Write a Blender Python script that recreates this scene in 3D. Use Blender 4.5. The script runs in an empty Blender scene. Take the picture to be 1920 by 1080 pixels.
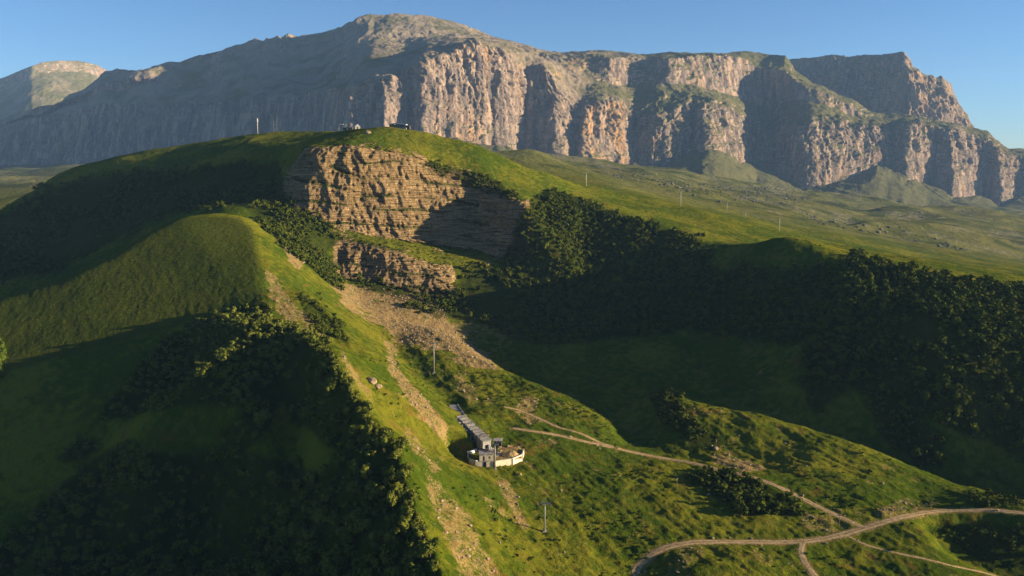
import bpy, math, random
import numpy as np
from mathutils import Vector, geometry
random.seed(7)
rng = np.random.default_rng(11)
sc = bpy.context.scene
R = math.radians

# ------------------------------------------------------------------ camera
F = 1478.0                      # focal length in pixels of the 1920 px wide photograph
PITCH = math.atan(240.0 / F)
cam_d = bpy.data.cameras.new("camera")
cam_d.sensor_width = 36.0
cam_d.lens = 36.0 * F / 1920.0
cam_d.clip_start = 1.0
cam_d.clip_end = 30000.0
cam = bpy.data.objects.new("camera", cam_d)
sc.collection.objects.link(cam)
cam.location = (0, 0, 0)
cam.rotation_euler = (R(90) - PITCH, 0, 0)
sc.camera = cam

# ------------------------------------------------------------------ sky, sun, exposure
SUN_EL, SUN_AZ = R(11.2), R(93.0)     # azimuth clockwise from +Y (view direction); 90 = from the right
w = bpy.data.worlds.new("World")
sc.world = w
w.use_nodes = True
nt = w.node_tree
sky = nt.nodes.new("ShaderNodeTexSky")
sky.sky_type = 'NISHITA'
sky.sun_disc = False
sky.sun_elevation = SUN_EL
sky.sun_rotation = SUN_AZ
sky.altitude = 2300
sky.air_density = 1.1
sky.dust_density = 0.4
sky.ozone_density = 4.0
bg = nt.nodes["Background"]
tint = nt.nodes.new("ShaderNodeMix"); tint.data_type = 'RGBA'; tint.blend_type = 'MULTIPLY'; tint.inputs[0].default_value = 1.0
tint.inputs[7].default_value = (.90, 1.0, 1.10, 1)
nt.links.new(sky.outputs[0], tint.inputs[6]); nt.links.new(tint.outputs[2], bg.inputs[0])
bg.inputs[1].default_value = 0.05
sd = bpy.data.lights.new("sun", 'SUN')
sd.energy = 5.0
sd.angle = R(0.5)
sd.color = (1.0, 0.80, 0.52)
sun = bpy.data.objects.new("sun", sd)
sc.collection.objects.link(sun)
SUNV = Vector((math.sin(SUN_AZ) * math.cos(SUN_EL), math.cos(SUN_AZ) * math.cos(SUN_EL), math.sin(SUN_EL)))
sun.rotation_euler = SUNV.to_track_quat('Z', 'Y').to_euler()
sun.location = (300, -100, 200)
vs = sc.view_settings
vs.view_transform = 'Standard'
vs.look = 'None'
vs.gamma = 1.0
vs.exposure = 1.6
vs.use_curve_mapping = False
sc.cycles.max_bounces = 4
sc.cycles.volume_bounces = 0

# ------------------------------------------------------------------ helpers
CA, SA = math.cos(PITCH), math.sin(PITCH)
def k_of(v):                     # z / Y along the ray of image row v
    cy = (540.0 - np.asarray(v, float)) / F
    return (-SA + cy * CA) / (CA + cy * SA)
def s_of(u, v):                  # x / Y
    cy = (540.0 - np.asarray(v, float)) / F
    return ((np.asarray(u, float) - 960.0) / F) / (CA + cy * SA)
def P(u, v, Y):                  # the point seen at pixel (u, v) and standing Y metres away
    return (float(s_of(u, v)), Y, float(k_of(v)) * Y)
def H(s, z, Y):                  # a point given in the world: bearing, height, distance
    return (s, Y, z)
def project(x, y, z):
    c = y * CA - z * SA
    up = y * SA + z * CA
    return 960 + F * x / c, 540 - F * up / c

_perm = rng.permutation(256).astype(np.int32)
_perm = np.concatenate([_perm, _perm, _perm])
_g3 = rng.normal(size=(256, 3)).astype(np.float32)
_g3 /= np.linalg.norm(_g3, axis=1)[:, None]
def pn(x, y, z):                 # gradient noise, about -1..1
    x = np.asarray(x, np.float32); y = np.asarray(y, np.float32); z = np.asarray(z, np.float32)
    x, y, z = np.broadcast_arrays(x, y, z)
    xi = np.floor(x); yi = np.floor(y); zi = np.floor(z)
    fx = x - xi; fy = y - yi; fz = z - zi
    xi = xi.astype(np.int32) & 255; yi = yi.astype(np.int32) & 255; zi = zi.astype(np.int32) & 255
    ux = fx * fx * fx * (fx * (fx * 6 - 15) + 10); uy = fy * fy * fy * (fy * (fy * 6 - 15) + 10); uz = fz * fz * fz * (fz * (fz * 6 - 15) + 10)
    def g(a, b, c):
        h = _perm[_perm[_perm[xi + a] + yi + b] + zi + c]
        gr = _g3[h]
        return gr[..., 0] * (fx - a) + gr[..., 1] * (fy - b) + gr[..., 2] * (fz - c)
    def l(a, b, t): return a + (b - a) * t
    r = l(l(l(g(0,0,0), g(1,0,0), ux), l(g(0,1,0), g(1,1,0), ux), uy),
          l(l(g(0,0,1), g(1,0,1), ux), l(g(0,1,1), g(1,1,1), ux), uy), uz)
    return 1.7 * r
def fbm(x, y, z, lam, n=4, gain=0.5, off=0.0):
    r = 0; a = 1.0; f = 1.0 / lam
    for i in range(n):
        r = r + a * pn(x * f + off + 17.3 * i, y * f + off, z * f + 5.1 * i)
        a *= gain; f *= 2.03
    return r
def ridged(x, y, z, lam, n=4, gain=0.5, off=0.0):
    r = 0; a = 1.0; f = 1.0 / lam
    for i in range(n):
        r = r + a * (0.5 - np.abs(pn(x * f + off + 7.7 * i, y * f + off, z * f)))
        a *= gain; f *= 2.07
    return r
def sstep(x, a, b):
    t = np.clip((np.asarray(x, float) - a) / (b - a), 0, 1)
    return t * t * (3 - 2 * t)
def inpoly(u, v, poly):
    r = np.zeros(u.shape, bool)
    n = len(poly)
    for i in range(n):
        x1, y1 = poly[i]; x2, y2 = poly[(i + 1) % n]
        if y1 == y2: continue
        c = ((v >= min(y1, y2)) & (v < max(y1, y2)))
        r ^= c & (u < (v - y1) / (y2 - y1) * (x2 - x1) + x1)
    return r
def segdist(u, v, pts):
    d = np.full(u.shape, 1e9)
    for (x1, y1), (x2, y2) in zip(pts[:-1], pts[1:]):
        dx, dy = x2 - x1, y2 - y1
        t = np.clip(((u - x1) * dx + (v - y1) * dy) / (dx * dx + dy * dy + 1e-9), 0, 1)
        d = np.minimum(d, np.hypot(u - x1 - t * dx, v - y1 - t * dy))
    return d
def mesh_arrays(name, co, quads=None, tris=None, mat=None, smooth=True, matidx=None):
    me = bpy.data.meshes.new(name)
    nq = 0 if quads is None else len(quads); ntr = 0 if tris is None else len(tris)
    me.vertices.add(len(co)); me.vertices.foreach_set("co", np.ascontiguousarray(co, np.float32).ravel())
    loops = []
    if nq: loops.append(np.ascontiguousarray(quads, np.int32).ravel())
    if ntr: loops.append(np.ascontiguousarray(tris, np.int32).ravel())
    li = np.concatenate(loops)
    me.loops.add(len(li)); me.loops.foreach_set("vertex_index", li)
    me.polygons.add(nq + ntr)
    st = np.concatenate([np.arange(nq, dtype=np.int32) * 4, nq * 4 + np.arange(ntr, dtype=np.int32) * 3])
    me.polygons.foreach_set("loop_start", st)
    me.polygons.foreach_set("use_smooth", np.full(nq + ntr, smooth))
    if matidx is not None: me.polygons.foreach_set("material_index", matidx.astype(np.int32))
    me.update(calc_edges=True)
    for m in ([] if mat is None else (mat if isinstance(mat, list) else [mat])): me.materials.append(m)
    return me
def grid_quads(nr, nc):
    i = np.arange((nr - 1) * nc).reshape(nr - 1, nc)[:, :-1].ravel()
    return np.stack([i, i + 1, i + nc + 1, i + nc], 1)
def link(name, me, parent=None, **props):
    o = bpy.data.objects.new(name, me)
    sc.collection.objects.link(o)
    if parent is not None: o.parent = parent
    for k, val in props.items(): o[k] = val
    return o
def empty(name, loc, label, category, group=None, rz=0.0):
    o = bpy.data.objects.new(name, None); sc.collection.objects.link(o)
    o.empty_display_size = 0.5
    o.location = loc; o.rotation_euler = (0, 0, rz)
    o['label'] = label; o['category'] = category
    if group: o['group'] = group
    return o

# ---- node helpers
def new_mat(name, rough=0.9, spec=0.2):
    m = bpy.data.materials.new(name); m.use_nodes = True
    b = m.node_tree.nodes["Principled BSDF"]
    b.inputs["Roughness"].default_value = rough
    b.inputs["Specular IOR Level"].default_value = spec
    return m, m.node_tree, b
class N:
    def __init__(s, nt): s.nt = nt
    def node(s, t, **kw):
        n = s.nt.nodes.new(t)
        for k, val in kw.items(): setattr(n, k, val)
        return n
    def lk(s, a, b): s.nt.links.new(a, b)
    def pos(s, scale=(1, 1, 1), rot=(0, 0, 0)):
        g = s.node("ShaderNodeNewGeometry"); m = s.node("ShaderNodeMapping")
        m.inputs["Scale"].default_value = scale; m.inputs["Rotation"].default_value = rot
        s.lk(g.outputs["Position"], m.inputs["Vector"]); return m.outputs[0]
    def noise(s, vec, scale, detail=4, rough=0.55, dist=0.0):
        n = s.node("ShaderNodeTexNoise"); n.inputs["Scale"].default_value = scale
        n.inputs["Detail"].default_value = detail; n.inputs["Roughness"].default_value = rough
        n.inputs["Distortion"].default_value = dist
        s.lk(vec, n.inputs["Vector"]); return n.outputs["Fac"]
    def ramp(s, fac, a, b, c0=0.0, c1=1.0):
        n = s.node("ShaderNodeMapRange"); n.inputs[1].default_value = a; n.inputs[2].default_value = b
        n.inputs[3].default_value = c0; n.inputs[4].default_value = c1; n.interpolation_type = 'SMOOTHSTEP'
        s.lk(fac, n.inputs[0]); return n.outputs[0]
    def mix(s, fac, a, b, mode='MIX'):
        n = s.node("ShaderNodeMix", data_type='RGBA', blend_type=mode)
        for sock, val in ((n.inputs[0], fac), (n.inputs[6], a), (n.inputs[7], b)):
            if isinstance(val, (int, float)): sock.default_value = val
            elif isinstance(val, tuple): sock.default_value = (*val, 1)
            else: s.lk(val, sock)
        return n.outputs[2]
    def math(s, op, a, b=0.0, clamp=False):
        n = s.node("ShaderNodeMath", operation=op, use_clamp=clamp)
        for sock, val in ((n.inputs[0], a), (n.inputs[1], b)):
            if isinstance(val, (int, float)): sock.default_value = val
            else: s.lk(val, sock)
        return n.outputs[0]
    def attr(s, name):
        n = s.node("ShaderNodeAttribute", attribute_name=name)
        x = s.node("ShaderNodeSeparateColor"); s.lk(n.outputs["Color"], x.inputs[0])
        return x.outputs[0], x.outputs[1], x.outputs[2]
    def bump(s, h, dist, strength=1.0, normal=None):
        n = s.node("ShaderNodeBump"); n.inputs["Distance"].default_value = dist; n.inputs["Strength"].default_value = strength
        s.lk(h, n.inputs["Height"])
        if normal is not None: s.lk(normal, n.inputs["Normal"])
        return n.outputs[0]
# ------------------------------------------------------------------ the ground: breaklines of the land, then one sheet
K = P
def SH(u, v):       # the broad even shoulder of the near spur is close to one plane
    return P(u, v, 253.4 / (.38 + .1 * float(s_of(u, v)) - float(k_of(v))))
LINES = [
 # crest of the near spur
 [K(410,391,635),K(455,400,628),K(474,428,606),K(483,480,546),K(488,545,493),K(515,598,450),K(560,622,408),K(608,640,370),K(640,708,341),K(700,790,307),K(745,832,294),K(768,920,262),K(792,1000,236),K(832,1080,214),H(-.085,-124,185),H(-.07,-130,150),H(-.05,-135,100),H(-.03,-150,60)],
 # its smooth left shoulder
 [K(410,391,635),SH(380,392),SH(330,402),SH(280,425),SH(200,480),SH(100,525),SH(0,553),SH(-150,590),SH(-400,640)],
 [SH(488,548),SH(440,560),SH(400,575),SH(350,600),SH(200,640),SH(0,690),SH(-150,710),SH(-400,740)],
 [H(-.355,-56,672),H(-.42,-66,675),H(-.46,-80,674),H(-.52,-100,668),H(-.59,-116,660),H(-.66,-126,655),H(-.76,-138,650),H(-.95,-156,650)],
 # hill: lit rim above the dark face
 [K(130,318,950),K(250,300,920),K(400,285,880),K(500,277,845),K(545,277,800),K(572,277,756),K(600,274,748),K(640,270,749),K(700,278,756),K(760,292,764),K(820,318,774),K(880,330,782),K(925,348,772),K(985,380,730)],
 # hill skyline
 [K(-150,450,760),K(0,402,850),K(60,352,920),K(100,326,960),K(150,308,985),K(220,292,1000),K(300,277,1005),K(400,262,1005),K(480,249,1000),K(600,243,950),K(690,238,860),K(745,232,840),K(800,240,845),K(850,254,850),K(900,268,850),K(1000,312,850)],
 [H(-.76,-125,900),H(-.65,-105,1010),H(-.6,-88,1070),H(-.53,-68,1110),H(-.44,-45,1130),H(-.31,-22,1130),H(-.235,-15,1080),H(-.14,-12,970),H(-.04,-24,970),H(.02,-34,980)],
 # cliff foot
 [K(430,385,695),K(490,378,748),K(535,383,752),K(552,387,718),K(600,412,710),K(650,430,711),K(720,448,718),K(800,455,734),K(880,470,738),K(950,490,712)],
 [K(640,455,690),K(720,465,688),K(790,485,684)],
 [K(635,520,672),K(700,530,668),K(760,540,662),K(830,560,652)],
 # meadow edge above the bowl
 [K(985,380,730),K(1012,376,768),K(1050,374,796),K(1120,395,782),K(1200,412,762),K(1260,440,742),K(1320,455,714),K(1385,455,680),K(1460,437,640),K(1520,450,620),K(1600,480,590),K(1700,500,570),K(1800,520,550),K(1920,542,530),K(2100,570,510),K(2300,590,500)],
 [K(1460,462,760),K(1600,470,680),K(1750,490,680),K(1920,520,650)],
 # gully between spur and hill, down to the valley
 [K(560,440,672),K(600,480,656),K(630,530,630),K(680,590,580),K(740,650,520),K(800,720,462),K(850,790,412)],
 # terrace edge above the ravine
 [K(880,650,515),K(940,690,485),K(1000,715,470),K(1080,745,450),K(1130,772,435),K(1152,830,395)],
 [H(-.04,-140,560),H(.005,-146,510),H(.06,-151,480),H(.11,-153,455),H(.155,-155,430),H(.185,-153,400),H(.24,-152,385)],
 # low grassy spur on the right and the ravine behind it
 [K(1240,735,455),K(1300,752,440),K(1400,765,432),K(1560,815,402),K(1700,870,372),K(1800,915,354),K(1890,940,342),K(2000,960,338)],
 [H(.21,-148,500),H(.30,-153,470),H(.41,-160,438),H(.51,-167,415),H(.59,-172,402),H(.66,-176,398),H(.75,-180,395)],
 # cut bank above the track
 [K(1335,838,396),K(1400,850,388),K(1440,862,380)],
 [K(1330,868,372),K(1400,880,364),K(1440,892,355)],
 # tracks
 [K(960,803,395),K(1100,828,385),K(1230,857,370),K(1350,880,358),K(1450,908,343),K(1550,958,320),K(1620,990,305),K(1700,968,317),K(1750,960,320),K(1850,957,321),K(1920,962,318),K(2050,975,312)],
 [K(1620,990,305),K(1500,1016,297),K(1400,1016,297),K(1300,1015,297),K(1240,1030,291),K(1210,1055,281),K(1190,1085,271),H(.14,-153,240)],
 [K(1740,982,307),K(1750,1020,294),K(1800,1058,281),K(1900,1095,269)],
 # low hills in the far meadow, each with its hidden back
 [K(1585,432,1560),K(1632,419,1520),K(1720,413,1540),K(1850,440,1500),K(1960,468,1450),K(2150,505,1400)],
 [H(.44,-148,1700),H(.52,-160,1700),H(.61,-178,1680),H(.69,-195,1650),H(.80,-215,1600)],
 [K(1655,396,2330),K(1700,388,2300),K(1760,384,2320),K(1850,402,2280),K(1960,424,2230)],
 [H(.48,-155,2480),H(.54,-166,2480),H(.61,-190,2450),H(.69,-215,2420)],
 [H(.56,-162,312),H(.60,-166,306),H(.66,-168,300),H(.75,-172,295)],
]
PTS = [
 # left slopes
 SH(300,500),SH(400,480),SH(440,530),SH(200,560),SH(100,600),SH(0,640),SH(300,570),SH(400,540),SH(-200,650),
 H(-.515,-98,612),H(-.58,-113,598),H(-.65,-123,584),H(-.76,-139,570),H(-.46,-82,640),
 K(450,620,415),K(350,700,368),K(300,745,366),K(440,740,352),K(500,700,388),K(560,680,375),K(200,700,431),K(0,800,401),K(200,800,402),K(400,650,398),K(400,800,402),
 K(550,800,356),K(650,800,322),K(0,950,363),K(200,950,363),K(400,950,350),K(550,950,310),K(680,950,274),K(0,1080,327),K(200,1080,326),
 K(400,1080,312),K(550,1080,274),K(700,1080,238),K(-200,800,402),K(-200,1000,350),
 # dark face of the hill
 K(100,400,860),K(200,380,850),K(300,370,830),K(400,350,820),K(480,335,800),K(100,460,770),K(250,420,770),
 # hill top
 K(700,250,805),K(800,270,812),K(900,300,810),K(1000,345,815),K(1100,368,850),K(450,265,905),K(300,288,955),
 # meadow behind
 K(20,380,1200),K(60,345,2000),K(60,320,3200),K(1100,345,950),K(1000,300,1400),K(1000,292,2400),K(1100,330,1500),K(1100,305,2800),
 K(1200,368,1000),K(1200,343,1600),K(1200,322,2600),K(1276,385,950),K(1350,400,1100),K(1400,370,1800),K(1400,348,2600),K(1462,433,950),
 K(1540,455,850),K(1600,430,1300),K(1560,396,2000),K(1600,372,2800),K(1700,480,1000),K(1700,452,1300),K(1830,470,1300),K(1920,500,1100),
 K(1640,405,1900),K(1920,420,2650),K(2200,540,1000),K(2200,450,2600),K(700,292,2400),K(500,300,2400),K(300,310,2400),
 # bowl
 K(1100,620,600),K(1200,600,622),K(1300,650,562),K(1400,700,508),K(1500,750,455),K(950,560,655),K(1100,560,670),K(1250,560,665),K(1350,580,600),
 K(1000,450,742),K(1100,470,738),K(1200,480,716),K(1300,510,678),
 K(1460,520,588),K(1460,600,540),K(1560,600,500),K(1560,690,462),K(1600,560,520),K(1600,650,478),K(1600,750,442),K(1750,600,472),K(1750,700,438),K(1750,800,415),K(1900,650,450),
 K(1900,750,425),K(1900,850,400),K(2100,700,430),K(2100,850,390),K(2300,600,440),K(2300,720,405),
 # valley
 K(560,540,525),K(560,500,580),K(530,470,600),K(560,480,600),K(680,560,630),K(760,600,585),K(830,620,545),K(760,650,510),K(850,700,472),K(950,720,468),K(900,780,412),K(970,760,430),
 K(1050,790,412),K(1500,860,375),K(1600,900,350),K(1650,950,325),K(1400,960,318),K(1380,920,339),K(1250,900,345),K(1150,900,343),K(1050,900,340),
 K(1000,960,310),K(1020,997,295),K(1100,1000,296),K(1100,1080,262),K(960,1000,288),K(940,1080,245),K(880,1080,232),K(880,1000,262),
 K(850,900,300),K(860,960,280),K(1020,1080,258),K(1350,1080,268),K(1400,1050,281),K(900,862,355),K(800,850,335),K(780,760,365),K(840,830,352),
 K(700,680,400),K(760,700,420),K(650,620,450),K(980,850,365),K(930,835,370),K(855,765,405),K(1600,1085,272),
 # world frame
 H(-.95,-260,60),H(-.5,-200,60),H(0,-155,60),H(.5,-190,60),H(.95,-210,60),
 H(-.95,-240,100),H(-.5,-190,100),H(-.2,-150,100),H(.1,-150,100),H(.3,-160,100),H(.6,-175,100),H(.95,-195,100),
 H(-.95,-195,300),H(-.95,-165,385),H(-.95,-132,465),H(-.95,-128,500),H(-.95,-140,760),H(-.95,-130,1000),H(-.95,-90,2000),H(-.95,-80,3500),H(-.95,-80,8000),
 H(.95,-178,300),H(.95,-188,400),H(.95,-110,520),H(.95,-125,700),H(.95,-185,1000),H(.95,-260,2000),H(.95,-300,3500),H(.95,-300,8000),
 H(-.5,-60,3500),H(0,-10,3500),H(.3,-120,3500),H(.5,-215,3500),H(-.5,-60,8000),H(0,-10,8000),H(.5,-300,8000),
]
def build_tin():
    co, ed, zz, seen = [], [], [], {}
    def add(p):
        key = (round(p[0], 5), round(p[1], 2))
        if key not in seen:
            seen[key] = len(co); co.append(Vector((p[0], math.log(p[1])))); zz.append(p[2])
        return seen[key]
    for L in LINES:
        ids = [add(p) for p in L]
        ed.extend(zip(ids[:-1], ids[1:]))
    for p in PTS: add(p)
    v, e, f, ov, oe, of = geometry.delaunay_2d_cdt(co, ed, [], 0, 1e-5)
    z = []
    for i, q in enumerate(v):
        if ov[i]: z.append(zz[ov[i][0]])
        else:
            d = sorted(((q - c).length, zz[j]) for j, c in enumerate(co))[:2]
            z.append((d[0][1] * d[1][0] + d[1][1] * d[0][0]) / (d[0][0] + d[1][0] + 1e-9))
            print("crossing at s,Y", round(q.x, 3), round(math.exp(q.y)))
    return np.array([(q.x, q.y) for q in v]), np.array(z), np.array(f)
S0, S1, NS = -0.95, 0.95, 1301
T0, T1, NT = math.log(60), math.log(8000), 1400
def raster():
    v, z, f = build_tin()
    ds = (S1 - S0) / (NS - 1); dt = (T1 - T0) / (NT - 1)
    g = np.full((NT, NS), np.nan)
    px = (v[:, 0] - S0) / ds; py = (v[:, 1] - T0) / dt
    for a, b, c in f:
        x0, x1 = int(max(0, math.floor(min(px[a], px[b], px[c])))), int(min(NS - 1, math.ceil(max(px[a], px[b], px[c]))))
        y0, y1 = int(max(0, math.floor(min(py[a], py[b], py[c])))), int(min(NT - 1, math.ceil(max(py[a], py[b], py[c]))))
        X, Yy = np.meshgrid(np.arange(x0, x1 + 1), np.arange(y0, y1 + 1))
        det = (py[b] - py[c]) * (px[a] - px[c]) + (px[c] - px[b]) * (py[a] - py[c])
        if abs(det) < 1e-9: continue
        l1 = ((py[b] - py[c]) * (X - px[c]) + (px[c] - px[b]) * (Yy - py[c])) / det
        l2 = ((py[c] - py[a]) * (X - px[c]) + (px[a] - px[c]) * (Yy - py[c])) / det
        l3 = 1 - l1 - l2
        m = (l1 > -1e-6) & (l2 > -1e-6) & (l3 > -1e-6)
        sub = g[y0:y1 + 1, x0:x1 + 1]
        sub[m] = (l1 * z[a] + l2 * z[b] + l3 * z[c])[m]
    for _ in range(400):                       # fill the hull's rim
        bad = np.isnan(g)
        if not bad.any(): break
        for ax, sh in ((0, 1), (0, -1), (1, 1), (1, -1)):
            r = np.roll(g, sh, ax); m = np.isnan(g) & ~np.isnan(r); g[m] = r[m]
    return g
def blur(g, sy, sx):
    for ax, sg in ((0, sy), (1, sx)):
        n = int(3 * sg) + 1
        k = np.exp(-0.5 * (np.arange(-n, n + 1) / sg) ** 2); k /= k.sum()
        pad = [(0, 0), (0, 0)]; pad[ax] = (n, n)
        p = np.pad(g, pad, mode='edge'); r = np.zeros_like(g)
        for i, kk in enumerate(k):
            r += kk * (p[i:i + g.shape[0], :] if ax == 0 else p[:, i:i + g.shape[1]])
        g = r
    return g
raw = raster()
soft = blur(raw, 4.0, 5.5)
semi = blur(raw, 1.6, 2.0)
sv = np.linspace(S0, S1, NS)
tv = np.linspace(T0, T1, NT)
Sg0, Tg0 = np.meshgrid(sv, tv)
Yg0 = np.exp(Tg0)
ug0, vg0 = project(Sg0 * Yg0, Yg0, semi)
def pm(poly, y0, y1, sy=3, sx=4):
    return blur((inpoly(ug0, vg0, poly) & (Yg0 > y0) & (Yg0 < y1)).astype(float), sy, sx)
cl1 = pm([(535,380),(545,340),(580,268),(640,262),(700,268),(770,285),(830,312),(900,325),(995,378),(990,480),(900,500),(800,465),(700,452),(600,420)], 640, 800)
cl2 = pm([(630,452),(720,460),(800,478),(850,500),(850,570),(760,548),(630,525)], 645, 700)
cl3 = pm([(480,395),(120,400),(120,335),(540,290),(580,290),(545,385)], 720, 900)
cliff0 = np.clip(cl1 + cl2, 0, 1)
base = soft + (semi - soft) * np.clip(cliff0 * 1.3, 0, 1)
def bil(g, s, t):
    a = np.clip((s - S0) / (S1 - S0) * (NS - 1), 0, NS - 1.001); b = np.clip((t - T0) / (T1 - T0) * (NT - 1), 0, NT - 1.001)
    i = a.astype(int); j = b.astype(int); fa = a - i; fb = b - j
    return (g[j, i] * (1 - fa) + g[j, i + 1] * fa) * (1 - fb) + (g[j + 1, i] * (1 - fa) + g[j + 1, i + 1] * fa) * fb
# rows of the sheet: dense where the picture is
rows = np.concatenate([np.exp(np.arange(math.log(60), math.log(200), .02)), np.exp(np.arange(math.log(200), math.log(640), .0028)),
                       np.exp(np.arange(math.log(640), math.log(780), .0007)), np.exp(np.arange(math.log(780), math.log(1300), .0025)),
                       np.exp(np.arange(math.log(1300), math.log(8000), .0075))])
SS = np.linspace(S0, S1, 1401)
Sg, Yg = np.meshgrid(SS, rows)
Tg = np.log(Yg)
X = Sg * Yg; Yv = Yg.copy()
Z = bil(base, Sg, Tg)
cliff = bil(cliff0, Sg, Tg); darkface = bil(cl3, Sg, Tg)
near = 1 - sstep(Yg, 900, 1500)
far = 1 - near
flat = 0.0
n1 = fbm(X, Yv, flat, 85, 2); n2 = fbm(X, Yv, flat, 30, 3, off=3.3); n3 = fbm(X, Yv, flat, 7.5, 3, off=9.1)
calm = 1 - .7 * blur(pm([(-300,480),(300,370),(470,400),(490,560),(300,640),(0,720),(-300,760)], 380, 640), 5, 5)
calm = bil(calm, Sg, Tg)
n4 = fbm(X, Yv, flat, 2.6, 2, off=1.1)
# rills running down the slopes of the spur and the valley head
rx_, ry_ = X * .88 + Yv * .47, -X * .47 + Yv * .88
rill = ridged(rx_ / 1.0, ry_ / 4.5, 0, 9, 3, .6, off=6) - .4
Z += near * (calm * (2.3 * n1 + .9 * n2) + 0.36 * calm * n3 + .16 * n4 + .8 * rill * (1 - sstep(Yg, 520, 640)) * calm)
# far meadow: hummocks and long folds running down to the right
fx = X * 0.86 + Yv * 0.5; fy = -X * 0.5 + Yv * 0.86
Z += far * (17 * fbm(fx / 1.6, fy, 0, 330, 3, off=2) + 11 * ridged(fx / 2.6, fy, 1, 130, 3, off=4))
ud, vd = project(X, Yv, Z)
LR = np.log(rows)
def zat(x, y, g=None):
    g = Z if g is None else g
    s = np.atleast_1d(x / y); t = np.log(np.atleast_1d(y))
    a = np.clip((s - S0) / (S1 - S0) * (len(SS) - 1), 0, len(SS) - 1.001)
    j = np.clip(np.searchsorted(LR, t) - 1, 0, len(LR) - 2)
    fb = np.clip((t - LR[j]) / (LR[j + 1] - LR[j]), 0, 1)
    i = a.astype(int); fa = a - i
    return (g[j, i] * (1 - fa) + g[j, i + 1] * fa) * (1 - fb) + (g[j + 1, i] * (1 - fa) + g[j + 1, i + 1] * fa) * fb
def hit(u, v, ymin=150.0, ymax=7900.0):
    ys = np.exp(np.arange(math.log(ymin), math.log(ymax), 0.001))
    s = float(s_of(u, v)); k = float(k_of(v))
    d = k * ys - zat(s * ys, ys)
    i = np.nonzero(d < 0)[0]
    if len(i) == 0: return None
    i = i[0]
    if i == 0: y = ys[0]
    else: y = ys[i - 1] + (ys[i] - ys[i - 1]) * d[i - 1] / (d[i - 1] - d[i])
    return Vector((s * y, y, float(zat(s * y, y)[0])))
# ---- tracks: (name, label pixels, width)
TRACKS = [
 ('dirt_track', [(962,803),(1000,808),(1050,817),(1100,828),(1160,842),(1230,857),(1290,867),(1350,880),(1400,892),(1450,908),(1500,933),(1550,958),(1590,976),(1622,990)], 2.6),
 ('dirt_track', [(1205,1100),(1192,1072),(1208,1052),(1240,1030),(1300,1017),(1400,1016),(1500,1016),(1560,1007),(1622,990),(1660,978),(1700,967),(1750,960),(1800,957),(1860,957),(1925,962)], 3.2),
 ('dirt_track', [(1548,1100),(1527,1078),(1510,1055),(1502,1035),(1506,1017)], 2.2),
 ('dirt_track', [(1592,1006),(1620,1020),(1665,1033),(1720,1045),(1780,1058),(1850,1076),(1900,1090)], 1.3),
 ('dirt_track', [(945,762),(975,770),(1005,782),(1045,800),(1090,813),(1120,828),(1150,838)], 1.6),
]
def smooth_line(pts, n=6):
    pts = [Vector(p) for p in pts]
    out = []
    for i in range(len(pts) - 1):
        p0 = pts[max(i - 1, 0)]; p1 = pts[i]; p2 = pts[i + 1]; p3 = pts[min(i + 2, len(pts) - 1)]
        for k in range(n):
            t = k / n
            out.append(0.5 * ((2 * p1) + (p2 - p0) * t + (2 * p0 - 5 * p1 + 4 * p2 - p3) * t * t + (3 * p1 - p0 - 3 * p2 + p3) * t ** 3))
    out.append(pts[-1])
    return out
track_lines = []
tv_d = np.full(X.shape, 1e9)
for name, px_, wd in TRACKS:
    L = smooth_line([hit(u, v) for u, v in px_])
    zs = np.array([p.z for p in L]); kk = np.ones(7) / 7
    zs = np.convolve(np.pad(zs, 3, mode='edge'), kk, 'valid')
    L = [Vector((p.x, p.y, z)) for p, z in zip(L, zs)]
    track_lines.append(L)
    xa = [p.x for p in L]; ya = [p.y for p in L]
    jj = np.nonzero((rows > min(ya) - 12) & (rows < max(ya) + 12))[0]
    j0, j1 = jj[0], jj[-1] + 1
    sx, sy = X[j0:j1], Yv[j0:j1]
    best = np.full(sx.shape, 1e9); zb = np.zeros(sx.shape)
    for a, b in zip(L[:-1], L[1:]):
        dx, dy = b.x - a.x, b.y - a.y
        t = np.clip(((sx - a.x) * dx + (sy - a.y) * dy) / (dx * dx + dy * dy + 1e-9), 0, 1)
        d = np.hypot(sx - a.x - t * dx, sy - a.y - t * dy)
        m = d < best
        best = np.where(m, d, best); zb = np.where(m, a.z + t * (b.z - a.z), zb)
    wgt = 1 - sstep(best, wd * 0.5 + 0.5, wd * 0.5 + 3.2)
    Z[j0:j1] = Z[j0:j1] * (1 - wgt) + zb * wgt
    tv_d[j0:j1] = np.minimum(tv_d[j0:j1], best / wd)
# station terrace: level the yard inside the retaining wall
def level(cx, cy, z, rx, ry, ang, soft_=1.35):
    c, s_ = math.cos(ang), math.sin(ang)
    j = np.nonzero((rows > cy - 2 * max(rx, ry)) & (rows < cy + 2 * max(rx, ry)))[0]; j0, j1 = j[0], j[-1] + 1
    dx = X[j0:j1] - cx; dy = Yv[j0:j1] - cy
    d = np.hypot((dx * c + dy * s_) / rx, (-dx * s_ + dy * c) / ry)
    wg = 1 - sstep(d, 1.0, soft_)
    Z[j0:j1] = Z[j0:j1] * (1 - wg) + z * wg
YC0 = hit(925, 878)
YZ = YC0.z + 2.6
yk = YZ / float(k_of(856.0)); YC = Vector((float(s_of(930, 856)) * yk, yk, YZ)); YRX, YRY = 12.6, 7.6
pit = hit(864, 846); level(pit.x, pit.y + 2, YZ - 1.6, 6.5, 9.0, R(25), 1.5)
def yp(u, v): k = YZ / float(k_of(v)); return Vector((float(s_of(u, v)) * k, k, YZ))
WALL_PX = [(877, 848), (879, 860), (892, 867), (926, 866), (960, 861), (979, 853), (982, 843)]
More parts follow.
